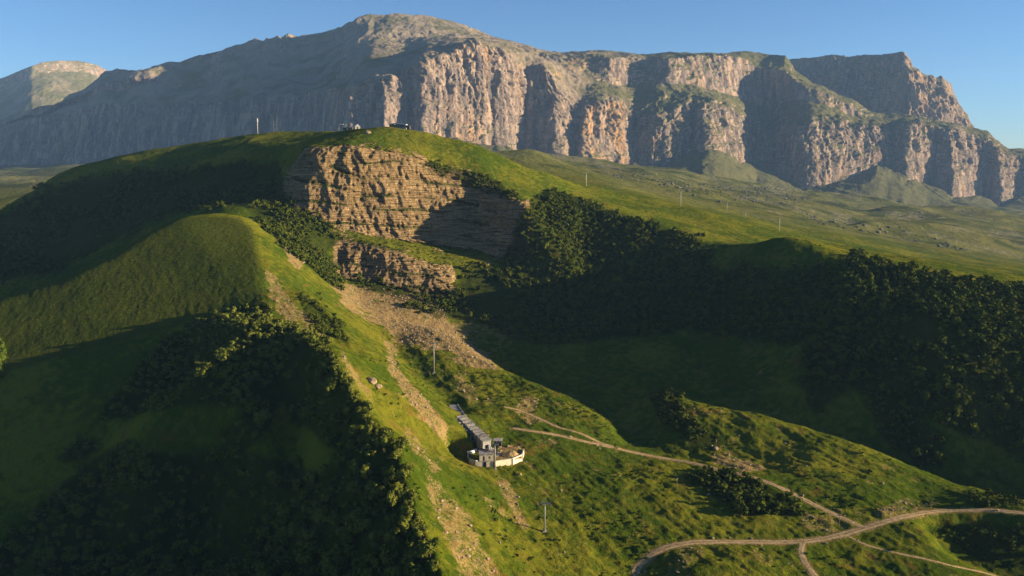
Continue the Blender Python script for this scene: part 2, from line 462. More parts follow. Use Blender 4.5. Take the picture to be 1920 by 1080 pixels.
yard = [yp(u, v) for u, v in WALL_PX + [(966, 836), (930, 834), (895, 838)]]
yard = [(p.x, p.y) for p in yard]
j = np.nonzero((rows > 325) & (rows < 400))[0]; j0, j1 = j[0], j[-1] + 1
sx, sy = X[j0:j1], Yv[j0:j1]
sd_ = segdist(sx, sy, yard + [yard[0]]); sd_ = np.where(inpoly(sx, sy, yard), sd_, -sd_)
front = segdist(sx, sy, yard[:7])
wg = sstep(sd_, 0.0, .7)
back = sstep(sd_, -5, 0) * (sd_ <= 0) * sstep(front, 4, 8)
wg = np.maximum(wg, back)
Z[j0:j1] = Z[j0:j1] * (1 - wg) + YZ * wg
low = (1 - sstep(front, 1.5, 4.5)) * (sd_ < .3)
Z[j0:j1] = np.minimum(Z[j0:j1], Z[j0:j1] * (1 - low) + (YZ - 2.35) * low)
# ---- surface frame
def gradient():
    zs = np.gradient(Z, axis=1) / np.gradient(X, axis=1)
    dZr = np.gradient(Z, axis=0); dYr = np.gradient(Yv, axis=0); dXr = np.gradient(X, axis=0)
    zy = (dZr - zs * dXr) / dYr
    return zs, zy
gx, gy = gradient()
slope = np.hypot(gx, gy)
u_, v_ = project(X, Yv, Z)
nz1 = fbm(X, Yv, Z, 22, 3, off=21); nz2 = fbm(X, Yv, Z, 6, 2, off=33)
rockw = np.clip(cliff * 1.5 * sstep(slope + 0.25 * nz1, .45, .8) + darkface * sstep(slope + .5 * nz1, 1.0, 1.4) * .35, 0, 1)
# ---- rock relief: beds that stand out and step back, cut by upright joints
hx = -gx / (slope + 1e-6); hy = -gy / (slope + 1e-6)
warp = 3.0 * fbm(X, Yv, Z * .3, 60, 2, off=5)
zb_ = (Z + 1.6 * warp + 0.13 * X + 4.0 * pn(X / 45, Yv / 45, Z / 20)) / 15.0
bed = zb_ - np.floor(zb_)
shelf = sstep(bed, 0.0, 0.18) * (1 - sstep(bed, .80, .97))
fr = ridged(X * 1.0, Yv * 1.0, Z * .14, 17, 4, .62, off=2)
fr2 = ridged(X, Yv, Z * .35, 4.2, 2, .6, off=8)
disp = rockw * (1.7 * shelf * (.6 + .8 * pn(X / 60, Yv / 60, Z / 12)) + 3.6 * (fr - .35) + 1.6 * (fr2 - .3) + 3.0 * fbm(X, Yv, Z * .25, 34, 2, off=14))
disp *= sstep(Yg, 600, 650) * (1 - sstep(Yg, 890, 940))
X = X + hx * disp; Yv = Yv + hy * disp
ledge = rockw * (1 - sstep(np.abs(bed - .92), .04, .12)) * sstep(fbm(X, Yv, Z * .5, 24, 3, off=3), -.25, .15)
# ---- material masks, one value per vertex
def pmask(poly, edge=14.0, y0=0, y1=1e9, amp=1.0):
    nn = (nz1 * 1.2 + nz2 * .7)
    d = segdist(u_, v_, poly + [poly[0]]); ins = inpoly(u_, v_, poly)
    sd_ = np.where(ins, d, -d) + nn * edge * .6 * amp
    return sstep(sd_, -edge * .5, edge * .5) * ((Yg > y0) & (Yg < y1))
def lmask(line, wdt, y0=0, y1=1e9):
    d = segdist(u_, v_, line) + (nz1 * .8 + nz2 * .7) * wdt * .7
    return (1 - sstep(d, wdt * .45, wdt)) * ((Yg > y0) & (Yg < y1))
dirt = np.zeros(X.shape)
for poly, e, y0, y1, a in [
    ([(622,525),(650,535),(700,555),(760,545),(825,570),(860,620),(905,655),(940,695),(905,705),(860,675),(790,650),(740,630),(700,600),(660,580),(640,565)], 18, 480, 700, 1.6),
    ([(495,500),(520,520),(560,580),(600,610),(620,640),(590,635),(545,610),(515,585)], 8, 380, 620, .75),
    ([(715,620),(735,625),(750,700),(790,740),(820,770),(845,800),(840,840),(815,810),(770,760),(730,690)], 9, 330, 520, .9),
    ([(640,660),(665,700),(700,745),(720,760),(690,750),(655,705)], 8, 330, 420, .75),
    ([(795,870),(820,900),(860,950),(905,1010),(935,1080),(900,1090),(860,1080),(830,1000),(800,930)], 10, 200, 320, .7),
    ([(760,800),(800,850),(830,880),(810,890),(775,850),(755,815)], 9, 290, 350, .65),
    ([(930,890),(950,900),(985,960),(995,1000),(970,990),(945,940)], 8, 270, 345, .8),
    ([(930,835),(975,835),(985,850),(960,868),(930,860)], 7, 330, 385, .9),
    ([(960,770),(985,740),(1010,745),(1000,775),(1030,795),(990,795)], 8, 380, 450, .8),
    ([(850,690),(900,730),(890,760),(850,730)], 10, 400, 470, .6),
    ([(1500,960),(1560,965),(1600,990),(1560,1005),(1500,985)], 8, 280, 340, .6),
    ([(1290,1015),(1330,1030),(1280,1075),(1240,1095),(1250,1050)], 9, 250, 300, .5),
    ([(1640,950),(1700,935),(1760,940),(1740,958),(1680,968),(1640,975)], 8, 300, 345, .6),
    ([(530,455),(560,460),(575,490),(560,505),(540,490)], 5, 540, 640, 1.0),
    ([(1330,848),(1400,862),(1440,880),(1400,885),(1340,872)], 5, 350, 400, .9),
    ([(1180,600),(880,660),(830,640),(850,600),(1000,590)], 22, 480, 620, .5),
    ([(985,300),(1100,330),(1300,375),(1250,372),(1100,345)], 8, 800, 1600, .35),
    ([(1200,430),(1320,450),(1300,456),(1180,415)], 6, 700, 900, .5)]:
    dirt = np.maximum(dirt, a * pmask(poly, e, y0, y1))
# scattered small bare patches in the meadow
spots = sstep(fbm(X, Yv, 0, 17, 3, off=40), .42, .8) * .5 * ((Yg < 500) & (X > -60) & (X < 260))
dirt = np.maximum(dirt, spots)
dirt = np.maximum(dirt, (1 - sstep(tv_d, .55, 1.3 )) * .85)
dry = np.clip(.5 + .55 * fbm(X, Yv, 0, 60, 3, off=50) + .18 * nz2, 0, 1)
stones = sstep(fbm(X / .6, Yv, 0, 210, 3, off=61) + .5 * fbm(X, Yv, 0, 40, 2, off=62), .15, .55) * sstep(Yg, 1000, 1500)
wood = np.zeros(X.shape)
WOODS = [   # image outline of each wood, distance range, trees per 100 m2, size
 ([(505,555),(520,600),(605,640),(640,700),(690,780),(745,830),(768,920),(792,1000),(830,1085),(560,1085),(580,980),(600,900),(640,850),(560,800),(530,760),(470,840),(430,860),(300,890),(150,950),(80,1000),(20,1085),(-60,1120),(-60,1085),(60,960),(200,840),(250,830),(300,870),(420,860),(420,800),(450,770),(400,760),(300,770),(180,790),(220,730),(280,660),(350,620),(450,560)], 200, 470),
 ([(80,980),(220,845),(300,850),(400,850),(470,850),(560,870),(600,900),(575,1085),(60,1085)], 200, 400),
 ([(110,860),(150,820),(195,835),(150,870)], 300, 480),
 ([(1510,560),(1600,480),(1700,505),(1920,545),(2100,570),(2100,900),(1950,900),(1880,840),(1790,800),(1700,770),(1620,740),(1590,720),(1530,770),(1500,720)], 380, 640),
 ([(1625,730),(1660,725),(1720,780),(1775,820),(1765,875),(1720,870),(1680,845),(1640,800)], 370, 470),
 ([(985,385),(1050,350),(1120,392),(1200,412),(1260,432),(1320,455),(1300,520),(1150,520),(1130,560),(980,560),(930,520),(960,450)], 640, 815),
 ([(1310,462),(1345,475),(1300,540),(1180,560),(1160,500)], 600, 770),
 ([(800,300),(880,318),(940,345),(975,372),(930,362),(870,345),(815,325)], 700, 790),
 ([(470,365),(540,380),(600,410),(640,440),(620,470),(640,540),(600,560),(560,510),(520,450),(480,420)], 600, 740),
 ([(1290,880),(1370,885),(1430,910),(1480,940),(1500,965),(1450,975),(1390,965),(1330,930),(1285,900)], 315, 365),
 ([(950,560),(1160,520),(1300,520),(1400,505),(1520,500),(1600,510),(1600,700),(1500,650),(1300,620),(1100,640),(960,640)], 500, 690),
 ([(1220,720),(1260,725),(1290,780),(1360,830),(1330,850),(1270,810),(1220,760)], 390, 475),
 ([(1760,985),(1840,975),(1950,990),(1950,1090),(1860,1060),(1800,1030)], 285, 318),
 ([(560,555),(590,560),(635,610),(650,640),(610,630),(575,590)], 400, 560),
 ([(-100,470),(0,408),(70,364),(160,334),(300,320),(520,302),(545,380),(470,385),(330,398),(240,440),(100,510),(-100,560)], 640, 970),
 ([(660,520),(760,540),(850,540),(900,470),(960,520),(960,640),(900,600),(830,600),(720,550)], 540, 700),
 ([(1880,930),(1800,925),(1840,950),(1920,950)], 325, 350),
]
wood_masks = []
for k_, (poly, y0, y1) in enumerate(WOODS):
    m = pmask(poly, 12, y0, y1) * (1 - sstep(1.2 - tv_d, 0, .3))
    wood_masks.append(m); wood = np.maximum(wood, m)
olive = pmask([(-200,620),(0,553),(100,525),(200,480),(330,402),(410,391),(470,425),(483,480),(490,560),(300,620),(0,700),(-200,720)], 10, 430, 620, .3)
co = np.stack([X, Yv, Z], -1).reshape(-1, 3)
me = mesh_arrays("ground", co, quads=grid_quads(*X.shape))
def set_attr(me, name, r, g, b):
    a = me.color_attributes.new(name, 'FLOAT_COLOR', 'POINT')
    c = np.stack([r, g, b, np.ones_like(r)], -1).astype(np.float32).ravel()
    a.data.foreach_set("color", c)
set_attr(me, "mask_a", np.clip(dirt, 0, 1), rockw, dry)
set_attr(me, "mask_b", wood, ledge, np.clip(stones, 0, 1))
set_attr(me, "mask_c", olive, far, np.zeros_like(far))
ground = link("ground", me, kind='structure')

mat, nt, bs = new_mat("meadow", 1.0, 0.0)
n = N(nt)
pos = n.pos()
dirt_, rock_, dry_ = n.attr("mask_a"); wood_, ledge_, stone_ = n.attr("mask_b"); olive_, far_, _z = n.attr("mask_c")
nA = n.noise(pos, .035, 5, .6); nB = n.noise(pos, .22, 5, .65); nC = n.noise(pos, 1.1, 4, .7); nD = n.noise(pos, 3.2, 3, .7)
pstreak = n.pos(scale=(1, .35, .35), rot=(0, 0, R(-38)))
nS = n.noise(pstreak, .35, 5, .65)
lush = n.mix(nB, (.024, .052, .003), (.058, .095, .004))
yel = n.mix(nC, (.105, .125, .006), (.18, .158, .016))
f = n.math('ADD', n.math('MULTIPLY', dry_, .75), n.math('MULTIPLY', n.math('SUBTRACT', nB, .5), 1.5), True)
g = n.mix(n.ramp(f, .15, .75), lush, yel)
g = n.mix(n.math('MULTIPLY', n.ramp(nS, .55, .75), .5), g, (.16, .12, .03))
g = n.mix(n.math('MULTIPLY', n.ramp(nC, .58, .42), .15), g, (.018, .035, .006))
g = n.mix(n.math('MULTIPLY', n.ramp(n.noise(pos, .055, 6, .7, .5), .56, .68), .55), g, (.17, .085, .022))
g = n.mix(n.math('MULTIPLY', n.ramp(nD, .52, .66), .5), g, (.17, .16, .03))
g = n.mix(n.math('MULTIPLY', n.ramp(nD, .46, .36), .35), g, (.014, .026, .004))
g = n.mix(n.math('MULTIPLY', olive_, .8), g, n.mix(nC, (.030, .045, .006), (.065, .075, .010)))
# far meadow: paler, stonier
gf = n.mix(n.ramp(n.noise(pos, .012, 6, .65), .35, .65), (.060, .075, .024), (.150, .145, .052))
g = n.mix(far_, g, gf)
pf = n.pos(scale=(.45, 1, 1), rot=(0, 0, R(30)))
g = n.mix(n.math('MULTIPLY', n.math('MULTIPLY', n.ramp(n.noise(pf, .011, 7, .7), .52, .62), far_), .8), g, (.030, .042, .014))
g = n.mix(n.math('MULTIPLY', stone_, n.ramp(n.noise(pos, .12, 5, .8), .48, .60)), g, (.20, .18, .15))
dcol = n.mix(nC, (.17, .105, .045), (.35, .235, .105))
dcol = n.mix(n.ramp(nD, .54, .66), dcol, (.43, .305, .165))
dcol = n.mix(n.ramp(nS, .55, .68), dcol, (.20, .11, .045))
dm = n.math('ADD', dirt_, n.math('MULTIPLY', n.math('SUBTRACT', nC, .5), 2.2))
dm = n.math('ADD', dm, n.math('MULTIPLY', n.math('SUBTRACT', nB, .5), 1.6))
dm = n.math('ADD', dm, n.math('MULTIPLY', n.math('SUBTRACT', nS, .5), 1.5))
dm = n.math('MULTIPLY', n.ramp(dm, .32, 1.2, 0, .9), n.ramp(dirt_, .02, .35))
g = n.mix(dm, g, dcol)
rpos = n.pos(scale=(1, 1, .22)); bpos = n.pos(scale=(.12, .12, 1))
rc = n.mix(n.noise(rpos, .30, 6, .7), (.16, .11, .058), (.53, .37, .19))
rc = n.mix(n.math('MULTIPLY', n.ramp(n.noise(bpos, .9, 5, .7), .45, .62), .55), rc, (.46, .29, .12))
rc = n.mix(n.ramp(n.noise(rpos, 1.1, 5, .75), .50, .66), rc, (.09, .07, .04))
rm = n.ramp(n.math('ADD', rock_, n.math('MULTIPLY', n.math('SUBTRACT', nB, .5), .7)), .32, .55)
strat = n.noise(n.pos(scale=(.035, .035, 1), rot=(R(2), R(-6), 0)), 1.7, 6, .75)
rc = n.mix(n.ramp(strat, .46, .39), rc, (.07, .055, .028))
g = n.mix(rm, g, rc)
g = n.mix(n.math('MULTIPLY', ledge_, n.ramp(nC, .38, .5)), g, (.030, .055, .008))
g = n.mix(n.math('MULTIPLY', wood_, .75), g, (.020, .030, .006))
n.lk(g, bs.inputs["Base Color"])
hgt = n.math('ADD', n.math('MULTIPLY', nC, .55), n.math('MULTIPLY', nD, .22))
hgt = n.math('ADD', hgt, n.math('MULTIPLY', nB, 1.6))
hgt = n.math('ADD', hgt, n.math('MULTIPLY', n.noise(rpos, .8, 5, .7), n.math('MULTIPLY', rock_, 1.6)))
hgt = n.math('ADD', hgt, n.math('MULTIPLY', n.ramp(strat, .36, .52), n.math('MULTIPLY', rock_, 1.5)))
hgt = n.math('ADD', hgt, n.math('MULTIPLY', n.noise(pos, .09, 6, .7), n.math('MULTIPLY', far_, 8.0)))
n.lk(n.bump(hgt, 1.0, 1.0), bs.inputs["Normal"])
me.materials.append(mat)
# ------------------------------------------------------------------ the mountain wall
def interp(tab, u):
    a = np.array(tab, float)
    return np.interp(u, a[:, 0], a[:, 1])
mmat, nt, bs = new_mat("mountain_rock", 1.0, 0.0)
n = N(nt)
pos = n.pos(); rpos = n.pos(scale=(1, 1, .12))
geo = n.node("ShaderNodeNewGeometry"); sp = n.node("ShaderNodeSeparateXYZ"); n.lk(geo.outputs["Normal"], sp.inputs[0])
wl, og, ter = n.attr("mask_m")
s1 = n.noise(rpos, .030, 7, .68, .4); s2 = n.noise(rpos, .009, 5, .6, .3); s3 = n.noise(pos, .06, 6, .75)
rc = n.mix(n.ramp(s1, .36, .62), (.10, .082, .078), (.27, .20, .155))
rc = n.mix(n.math('MULTIPLY', n.ramp(s1, .50, .62), .8), rc, (.38, .28, .20))
rc = n.mix(n.math('MULTIPLY', n.math('MULTIPLY', n.ramp(s2, .42, .60), og), 1.0), rc, n.mix(s1, (.26, .145, .07), (.52, .31, .135)))
rc = n.mix(n.ramp(s3, .60, .70), rc, (.09, .08, .07))
rc = n.mix(n.math('MULTIPLY', n.ramp(n.noise(n.pos(scale=(.08, .08, 1)), .035, 6, .7), .50, .60), .45), rc, (.20, .165, .14))
up = n.math('ADD', sp.outputs[2], n.math('MULTIPLY', n.math('SUBTRACT', s3, .5), .25))
up = n.math('ADD', up, n.math('ADD', n.math('MULTIPLY', ter, .24), n.math('MULTIPLY', wl, .07)))
scr = n.mix(n.noise(pos, .02, 6, .7), (.17, .135, .095), (.30, .24, .165))
grs = n.mix(n.noise(pos, .014, 6, .7), (.055, .070, .022), (.15, .13, .055))
soil = n.mix(n.ramp(n.math('ADD', n.noise(pos, .006, 5, .6), n.math('MULTIPLY', wl, .35)), .42, .72), scr, grs)
c = n.mix(n.ramp(up, .50, .62), rc, soil)
n.lk(c, bs.inputs["Base Color"])
h = n.math('ADD', n.math('MULTIPLY', n.noise(rpos, .05, 7, .72), 14.0), n.math('MULTIPLY', s3, 7.0))
n.lk(n.bump(h, 1.0, .8), bs.inputs["Normal"])

def loft(name, uu, lines, segs, cliffs, relief, mask_fn, label=None):
    """lines: list of (v(u) array or None, Y(u) array, z(u) array or None); segs rows between them; cliffs weight per line"""
    xs, ys, zs, cw = [], [], [], []
    for v, Y, z in lines:
        if z is None: z = k_of(v) * Y
        s = s_of(uu, v if v is not None else 300)
        xs.append(s * Y); ys.append(Y + 0 * uu); zs.append(z + 0 * uu)
    xs, ys, zs = map(np.array, (xs, ys, zs))
    par = []
    for i, sgm in enumerate(segs):
        par += list(i + np.arange(sgm) / sgm)
    par.append(len(segs)); par = np.array(par)
    i0 = np.minimum(par.astype(int), len(segs) - 1); f = (par - i0)[:, None]
    Xm = xs[i0] * (1 - f) + xs[i0 + 1] * f; Ym = ys[i0] * (1 - f) + ys[i0 + 1] * f; Zm = zs[i0] * (1 - f) + zs[i0 + 1] * f
    cwm = np.interp(par, np.arange(len(cliffs)), cliffs)[:, None] + 0 * Xm
    for _ in range(2):
        for A in (Xm, Ym, Zm):
            A[1:-1] = A[1:-1] * .5 + .25 * (A[2:] + A[:-2])
    # outward direction
    tx = np.gradient(Xm, axis=1); ty = np.gradient(Ym, axis=1); tz = np.gradient(Zm, axis=1)
    bx = np.gradient(Xm, axis=0); by = np.gradient(Ym, axis=0); bz = np.gradient(Zm, axis=0)
    nx = ty * bz - tz * by; ny = tz * bx - tx * bz; nz_ = tx * by - ty * bx
    l = np.sqrt(nx * nx + ny * ny + nz_ * nz_) + 1e-9
    nx, ny, nz_ = nx / l, ny / l, nz_ / l
    if np.mean(ny) > 0: nx, ny, nz_ = -nx, -ny, -nz_
    steep = np.clip(1 - np.abs(nz_), 0, 1)
    r = relief(Xm, Ym, Zm, cwm, par[:, None] + 0 * Xm)
    hl = np.sqrt(nx * nx + ny * ny) + 1e-9
    ax_ = nx * .8 ; ay = ny * .8 - .15; az = nz_ * .5
    Xm = Xm + ax_ * r; Ym = Ym + ay * r; Zm = Zm + az * r
    co = np.stack([Xm, Ym, Zm], -1).reshape(-1, 3)
    me = mesh_arrays(name, co, quads=grid_quads(*Xm.shape))
    a, b = mask_fn(Xm, Ym, Zm, cwm, par[:, None] + 0 * Xm)
    pp = par[:, None] + 0 * Xm
    set_attr(me, "mask_m", a, b, np.clip(1 - np.abs(pp - 3.5) * 1.6, 0, 1) if len(segs) > 6 else 0 * a)
    me.materials.append(mmat)
    return link(name, me, kind='structure'), (Xm, Ym, Zm)

U = np.linspace(-420, 2350, 2100)
vb = interp([(-420,330),(-200,325),(0,312),(130,308),(300,300),(500,290),(700,282),(850,262),(900,270),(1000,292),(1100,302),(1190,315),(1240,325),(1290,292),(1330,275),(1370,290),(1400,308),(1450,332),(1500,350),(1560,345),(1600,338),(1645,312),(1690,326),(1710,334),(1740,350),(1800,365),(1850,380),(1890,380),(1920,374),(2100,384),(2350,390)], U)
vt = interp([(-420,285),(-200,262),(0,246),(75,222),(165,205),(200,196),(400,190),(480,178),(560,180),(600,172),(650,165),(700,150),(740,150),(790,118),(860,92),(890,82),(950,98),(985,140),(1020,128),(1040,150),(1090,208),(1120,200),(1160,190),(1190,216),(1225,216),(1260,206),(1290,188),(1340,190),(1370,205),(1400,240),(1450,262),(1480,235),(1520,228),(1560,236),(1600,235),(1650,240),(1680,242),(1720,222),(1760,240),(1800,246),(1850,258),(1870,275),(1890,292),(1920,305),(2100,330),(2350,345)], U)
vr = interp([(-420,275),(-200,245),(0,242),(75,212),(165,186),(200,165),(400,150),(600,140),(700,125),(760,120),(800,90),(860,82),(950,85),(1030,118),(1060,138),(1100,156),(1150,160),(1240,158),(1300,160),(1340,170),(1400,190),(1450,205),(1470,190),(1500,188),(1560,205),(1620,225),(1700,218),(1760,232),(1800,240),(1850,252),(1890,285),(2350,335)], U)
vw = interp([(-420,268),(-200,240),(0,238),(75,206),(165,174),(200,150),(270,146),(400,128),(480,116),(540,110),(600,100),(700,78),(800,66),(900,66),(1000,98),(1060,110),(1130,106),(1230,112),(1330,106),(1400,110),(1440,130),(1470,135),(1500,160),(1560,185),(1620,215),(1700,216),(1760,230),(1800,238),(1850,250),(1890,283),(2350,333)], U)
vs_ = interp([(-420,262),(-200,238),(0,236),(30,226),(75,203),(120,190),(165,170),(185,140),(195,130),(230,125),(270,122),(320,110),(370,98),(420,84),(480,73),(540,70),(580,66),(625,60),(635,50),(650,40),(690,27),(740,25),(800,28),(870,45),(930,65),(1000,92),(1050,100),(1130,97),(1200,103),(1330,95),(1400,96),(1440,101),(1472,103),(1478,112),(1490,130),(1520,150),(1560,170),(1600,188),(1640,212),(1700,214),(1760,229),(1800,237),(1835,248),(1860,268),(1890,280),(1920,284),(2050,300),(2350,332)], U)
Yb = interp([(-420,5300),(0,4700),(200,4450),(400,4200),(480,4080),(500,4120),(560,3960),(600,3800),(635,3560),(652,3400),(692,3490),(703,3500),(720,3410),(766,3530),(775,3540),(790,3470),(830,3560),(960,3800),(985,3900),(1045,3800),(1080,3860),(1092,3780),(1175,3960),(1190,4010),(1232,3890),(1300,4060),(1318,3950),(1340,3990),(1390,4180),(1420,4420),(1455,4330),(1500,4120),(1530,4140),(1650,4400),(1665,4440),(1700,4320),(1735,4460),(1745,4500),(1785,4370),(1830,4600),(1850,4640),(1876,4510),(1908,4660),(1940,4600),(2350,5000)], U)
saw = interp([(-420,0),(130,0),(180,30),(212,110),(245,-180),(330,-20),(368,110),(400,-230),(480,30),(500,-120),(560,120),(625,150),(645,-180),(760,-60),(900,0),(1000,60),(1130,100),(1135,-60),(1180,60),(1235,120),(1240,-60),(1310,60),(1330,100),(1400,0)], U)
def sm(a, r=9):
    k = np.exp(-.5 * (np.arange(-3 * r, 3 * r + 1) / r) ** 2); k /= k.sum(); return np.convolve(np.pad(a, 3 * r, mode='edge'), k, 'valid')
saw = sm(saw, 9); Yb = sm(Yb, 2)
jit = 26 * (ridged(U * 2.5, 0, 0, 110, 3) - .5)
Yb = Yb + jit
Ysm = sm(Yb, 24)
rec = np.clip((Yb - Ysm) / 120, -1, 1)                 # recesses between the buttresses: screes climb higher, rims cut back
vb = vb - 17 * rec * sstep(U, 850, 1100) + 5 * pn(U / 40, 2.2, 0) + 3 * pn(U / 14, 5.2, 0)
vt = vt + 9 * pn(U / 55, 7.7, 0) + 6 * pn(U / 21, 1.7, 0)
vw = vw + 4 * pn(U / 38, 4.4, 0)
Yt = .55 * Yb + .45 * Ysm + interp([(-420,130),(700,120),(800,110),(950,110),(1000,160),(1090,150),(1400,190),(1450,260),(1500,130),(1700,130),(2350,130)], U)
Yr = Ysm + .3 * saw + interp([(-420,380),(600,420),(650,330),(800,330),(950,400),(1060,440),(1400,480),(1450,560),(1500,400),(1650,230),(2350,220)], U)
Yw = Ysm + 1.0 * saw + interp([(-420,250),(0,260),(200,380),(400,640),(480,760),(570,860),(620,960),(660,1040),(800,1150),(900,1100),(980,800),(1060,520),(1400,570),(1600,320),(2350,280)], U)
Ys = Ysm + 1.0 * saw + interp([(-420,450),(0,480),(200,620),(400,930),(480,1060),(570,1180),(620,1500),(660,1650),(800,1700),(900,1600),(1000,1200),(1400,900),(1600,460),(2350,430)], U)
sU = s_of(U, 300)
Ytoe = Yb - 900
ztoe = zat(sU * Ytoe, Ytoe) - 25
Ymid = Yb - 330
zmid = sm(k_of(vb) * Yb * .62 + .38 * zat(sU * Ymid, Ymid), 16) - 2
zback = k_of(vs_) * Ys
def relief(X_, Y_, Z_, cw, par):
    q = X_ * .9 + Y_ * .35
    wx = X_ + 70 * pn(X_ / 260, Y_ / 260, Z_ / 190) + .7 * (Z_ - 150) * pn(X_ / 520, 3, 7)
    rib = ridged(wx, Y_, Z_ * .22, 240, 3, .55, off=1)
    rib2 = ridged(wx + 25 * pn(X_ / 80, Y_ / 80, Z_ / 80), Y_, Z_ * .30, 74, 4, .62, off=5)
    g = fbm(X_, Y_, Z_ * .6, 260, 4, .5, off=9)
    small = fbm(X_, Y_, Z_, 45, 3, .6, off=12)
    st = Z_ / 42 + .6 * g; st = st - np.floor(st)
    lf = .45 + .55 * sstep(X_, -900, -200)
    return cw * lf * (50 * (rib - .35) + 26 * (rib2 - .4) + 11 * (ridged(wx, Y_, Z_ * .4, 27, 2, .6, off=41) - .35) + 12 * small + 9 * sstep(st, 0, .3)) + (1 - cw) * sstep(par, 3.0, 3.6) * (26 * g + (150 - 105 * sstep(X_, -950, -500)) * (ridged(wx + Z_ * .4, Y_ * .35, Z_ * .3, 520, 4, .5, off=19) - .5) + 5 * small) + (1 - cw) * sstep(par, 2.2, 1.6) * (26 * (ridged(wx, Y_ * .4, 0, 200, 3, .5, off=29) - .4) + 9 * (ridged(wx, Y_ * .35, 0, 48, 3, .6, off=39) - .4))
def mmask(X_, Y_, Z_, cw, par):
    gr = np.clip((par < 2.2) * 1.0 + sstep(X_, 200, 900) * .7 + .35 * fbm(X_, Y_, Z_, 400, 3, off=3), 0, 1)
    og = np.clip(np.exp(-((X_ + 100) / 380.0) ** 2) + .7 * np.exp(-((X_ - 480) / 170.0) ** 2) + .25, 0, 1) * sstep(fbm(X_, Y_, Z_ * .2, 170, 3, off=8), -.25, .35)
    return gr, og
mountain, MG = loft("mountain", U,
   [(None, Ytoe, ztoe), (None, Ymid, zmid), (vb, Yb, None), (vt, Yt, None), (vr, Yr, None), (vw, Yw, None), (vs_, Ys, None), (None, Ys + 500, zback - 90), (None, Ys + 1500, zback * 0 - 300)],
   [30, 60, 240, 60, 70, 60, 12, 5], [0, .05, .45, .85, .08, .5, .1, .1, 0], relief, mmask)
# farther massif at the right end
U2 = np.linspace(1330, 1905, 520)
v2s = interp([(1330,125),(1440,118),(1480,112),(1520,107),(1560,102),(1600,104),(1640,101),(1660,98),(1695,97),(1703,110),(1712,124),(1722,128),(1738,142),(1745,138),(1752,146),(1765,142),(1778,152),(1785,172),(1800,200),(1812,215),(1825,240),(1836,252),(1840,266),(1870,285),(1905,300)], U2)
v2b = interp([(1330,260),(1480,230),(1560,225),(1640,240),(1700,245),(1750,262),(1800,275),(1840,290),(1905,310)], U2)
v2m = v2s + (v2b - v2s) * .28
Y2 = interp([(1330,5750),(1480,5600),(1600,5350),(1690,5050),(1705,5000),(1760,5070),(1840,5350),(1905,5450)], U2) + 30 * (ridged(U2 * 3, 1, 0, 90, 3) - .5)
def relief2(X_, Y_, Z_, cw, par):
    return cw * (62 * (ridged(X_, Y_, Z_ * .15, 190, 3, .6, off=31) - .35) + 30 * (ridged(X_, Y_, Z_ * .3, 60, 3, .6, off=35) - .4) + 18 * fbm(X_, Y_, Z_, 60, 3, .6, off=32))
loft("mountain", U2, [(None, Y2 - 500, k_of(v2b) * Y2 - 260), (v2b, Y2, None), (v2m, Y2 + 130, None), (v2s, Y2 + 260, None), (None, Y2 + 420, k_of(v2s) * (Y2 + 260) - 60), (None, Y2 + 1300, k_of(v2s) * 0 - 200)],
     [20, 130, 60, 10, 6], [.1, .8, .9, .35, .1, 0], relief2, lambda a, b, c, d, e: (0 * a + .2, 0 * a + .5))
# mesa far to the left
U3 = np.linspace(-420, 420, 420)
v3s = interp([(-420,200),(-250,178),(-100,160),(0,147),(35,133),(60,123),(80,116),(110,113),(150,114),(182,121),(193,128),(230,145),(300,165),(420,190)], U3)
v3m = v3s + interp([(-420,20),(0,26),(100,22),(190,20),(420,15)], U3)
v3b = interp([(-420,300),(0,262),(100,240),(200,230),(420,230)], U3)
Y3 = interp([(-420,6300),(0,6300),(60,6300),(200,7000),(420,7200)], U3)
loft("mountain", U3, [(None, Y3 - 700, k_of(v3b) * Y3 - 200), (v3b, Y3, None), (v3m, Y3 + 750, None), (v3s, Y3 + 840, None), (None, Y3 + 1200, k_of(v3s) * (Y3 + 840) - 40), (None, Y3 + 2200, k_of(v3s) * 0 - 200)],
     [10, 90, 40, 8, 6], [.1, .35, .7, .3, .1, 0], lambda a, b, c, d, e: 1.1 * relief(a, b, c, d, e), lambda a, b, c, d, e: (0 * a + .35, 0 * a + .3))
# ------------------------------------------------------------------ trees
def ico(sub=1):
    t = (1 + 5 ** .5) / 2
    v = [(-1,t,0),(1,t,0),(-1,-t,0),(1,-t,0),(0,-1,t),(0,1,t),(0,-1,-t),(0,1,-t),(t,0,-1),(t,0,1),(-t,0,-1),(-t,0,1)]
    f = [(0,11,5),(0,5,1),(0,1,7),(0,7,10),(0,10,11),(1,5,9),(5,11,4),(11,10,2),(10,7,6),(7,1,8),(3,9,4),(3,4,2),(3,2,6),(3,6,8),(3,8,9),(4,9,5),(2,4,11),(6,2,10),(8,6,7),(9,8,1)]
    v = [np.array(a) / np.linalg.norm(a) for a in v]
    for _ in range(sub):
        c = {}; nf = []
        def mid(a, b):
            k = (min(a, b), max(a, b))
            if k not in c:
                m = v[a] + v[b]; v.append(m / np.linalg.norm(m)); c[k] = len(v) - 1
            return c[k]
        for a, b, d in f:
            ab, bd, da = mid(a, b), mid(b, d), mid(d, a)
            nf += [(a, ab, da), (b, bd, ab), (d, da, bd), (ab, bd, da)]
        f = nf
    return np.array(v), np.array(f)
ICO0 = ico(0); ICO1 = ico(1)
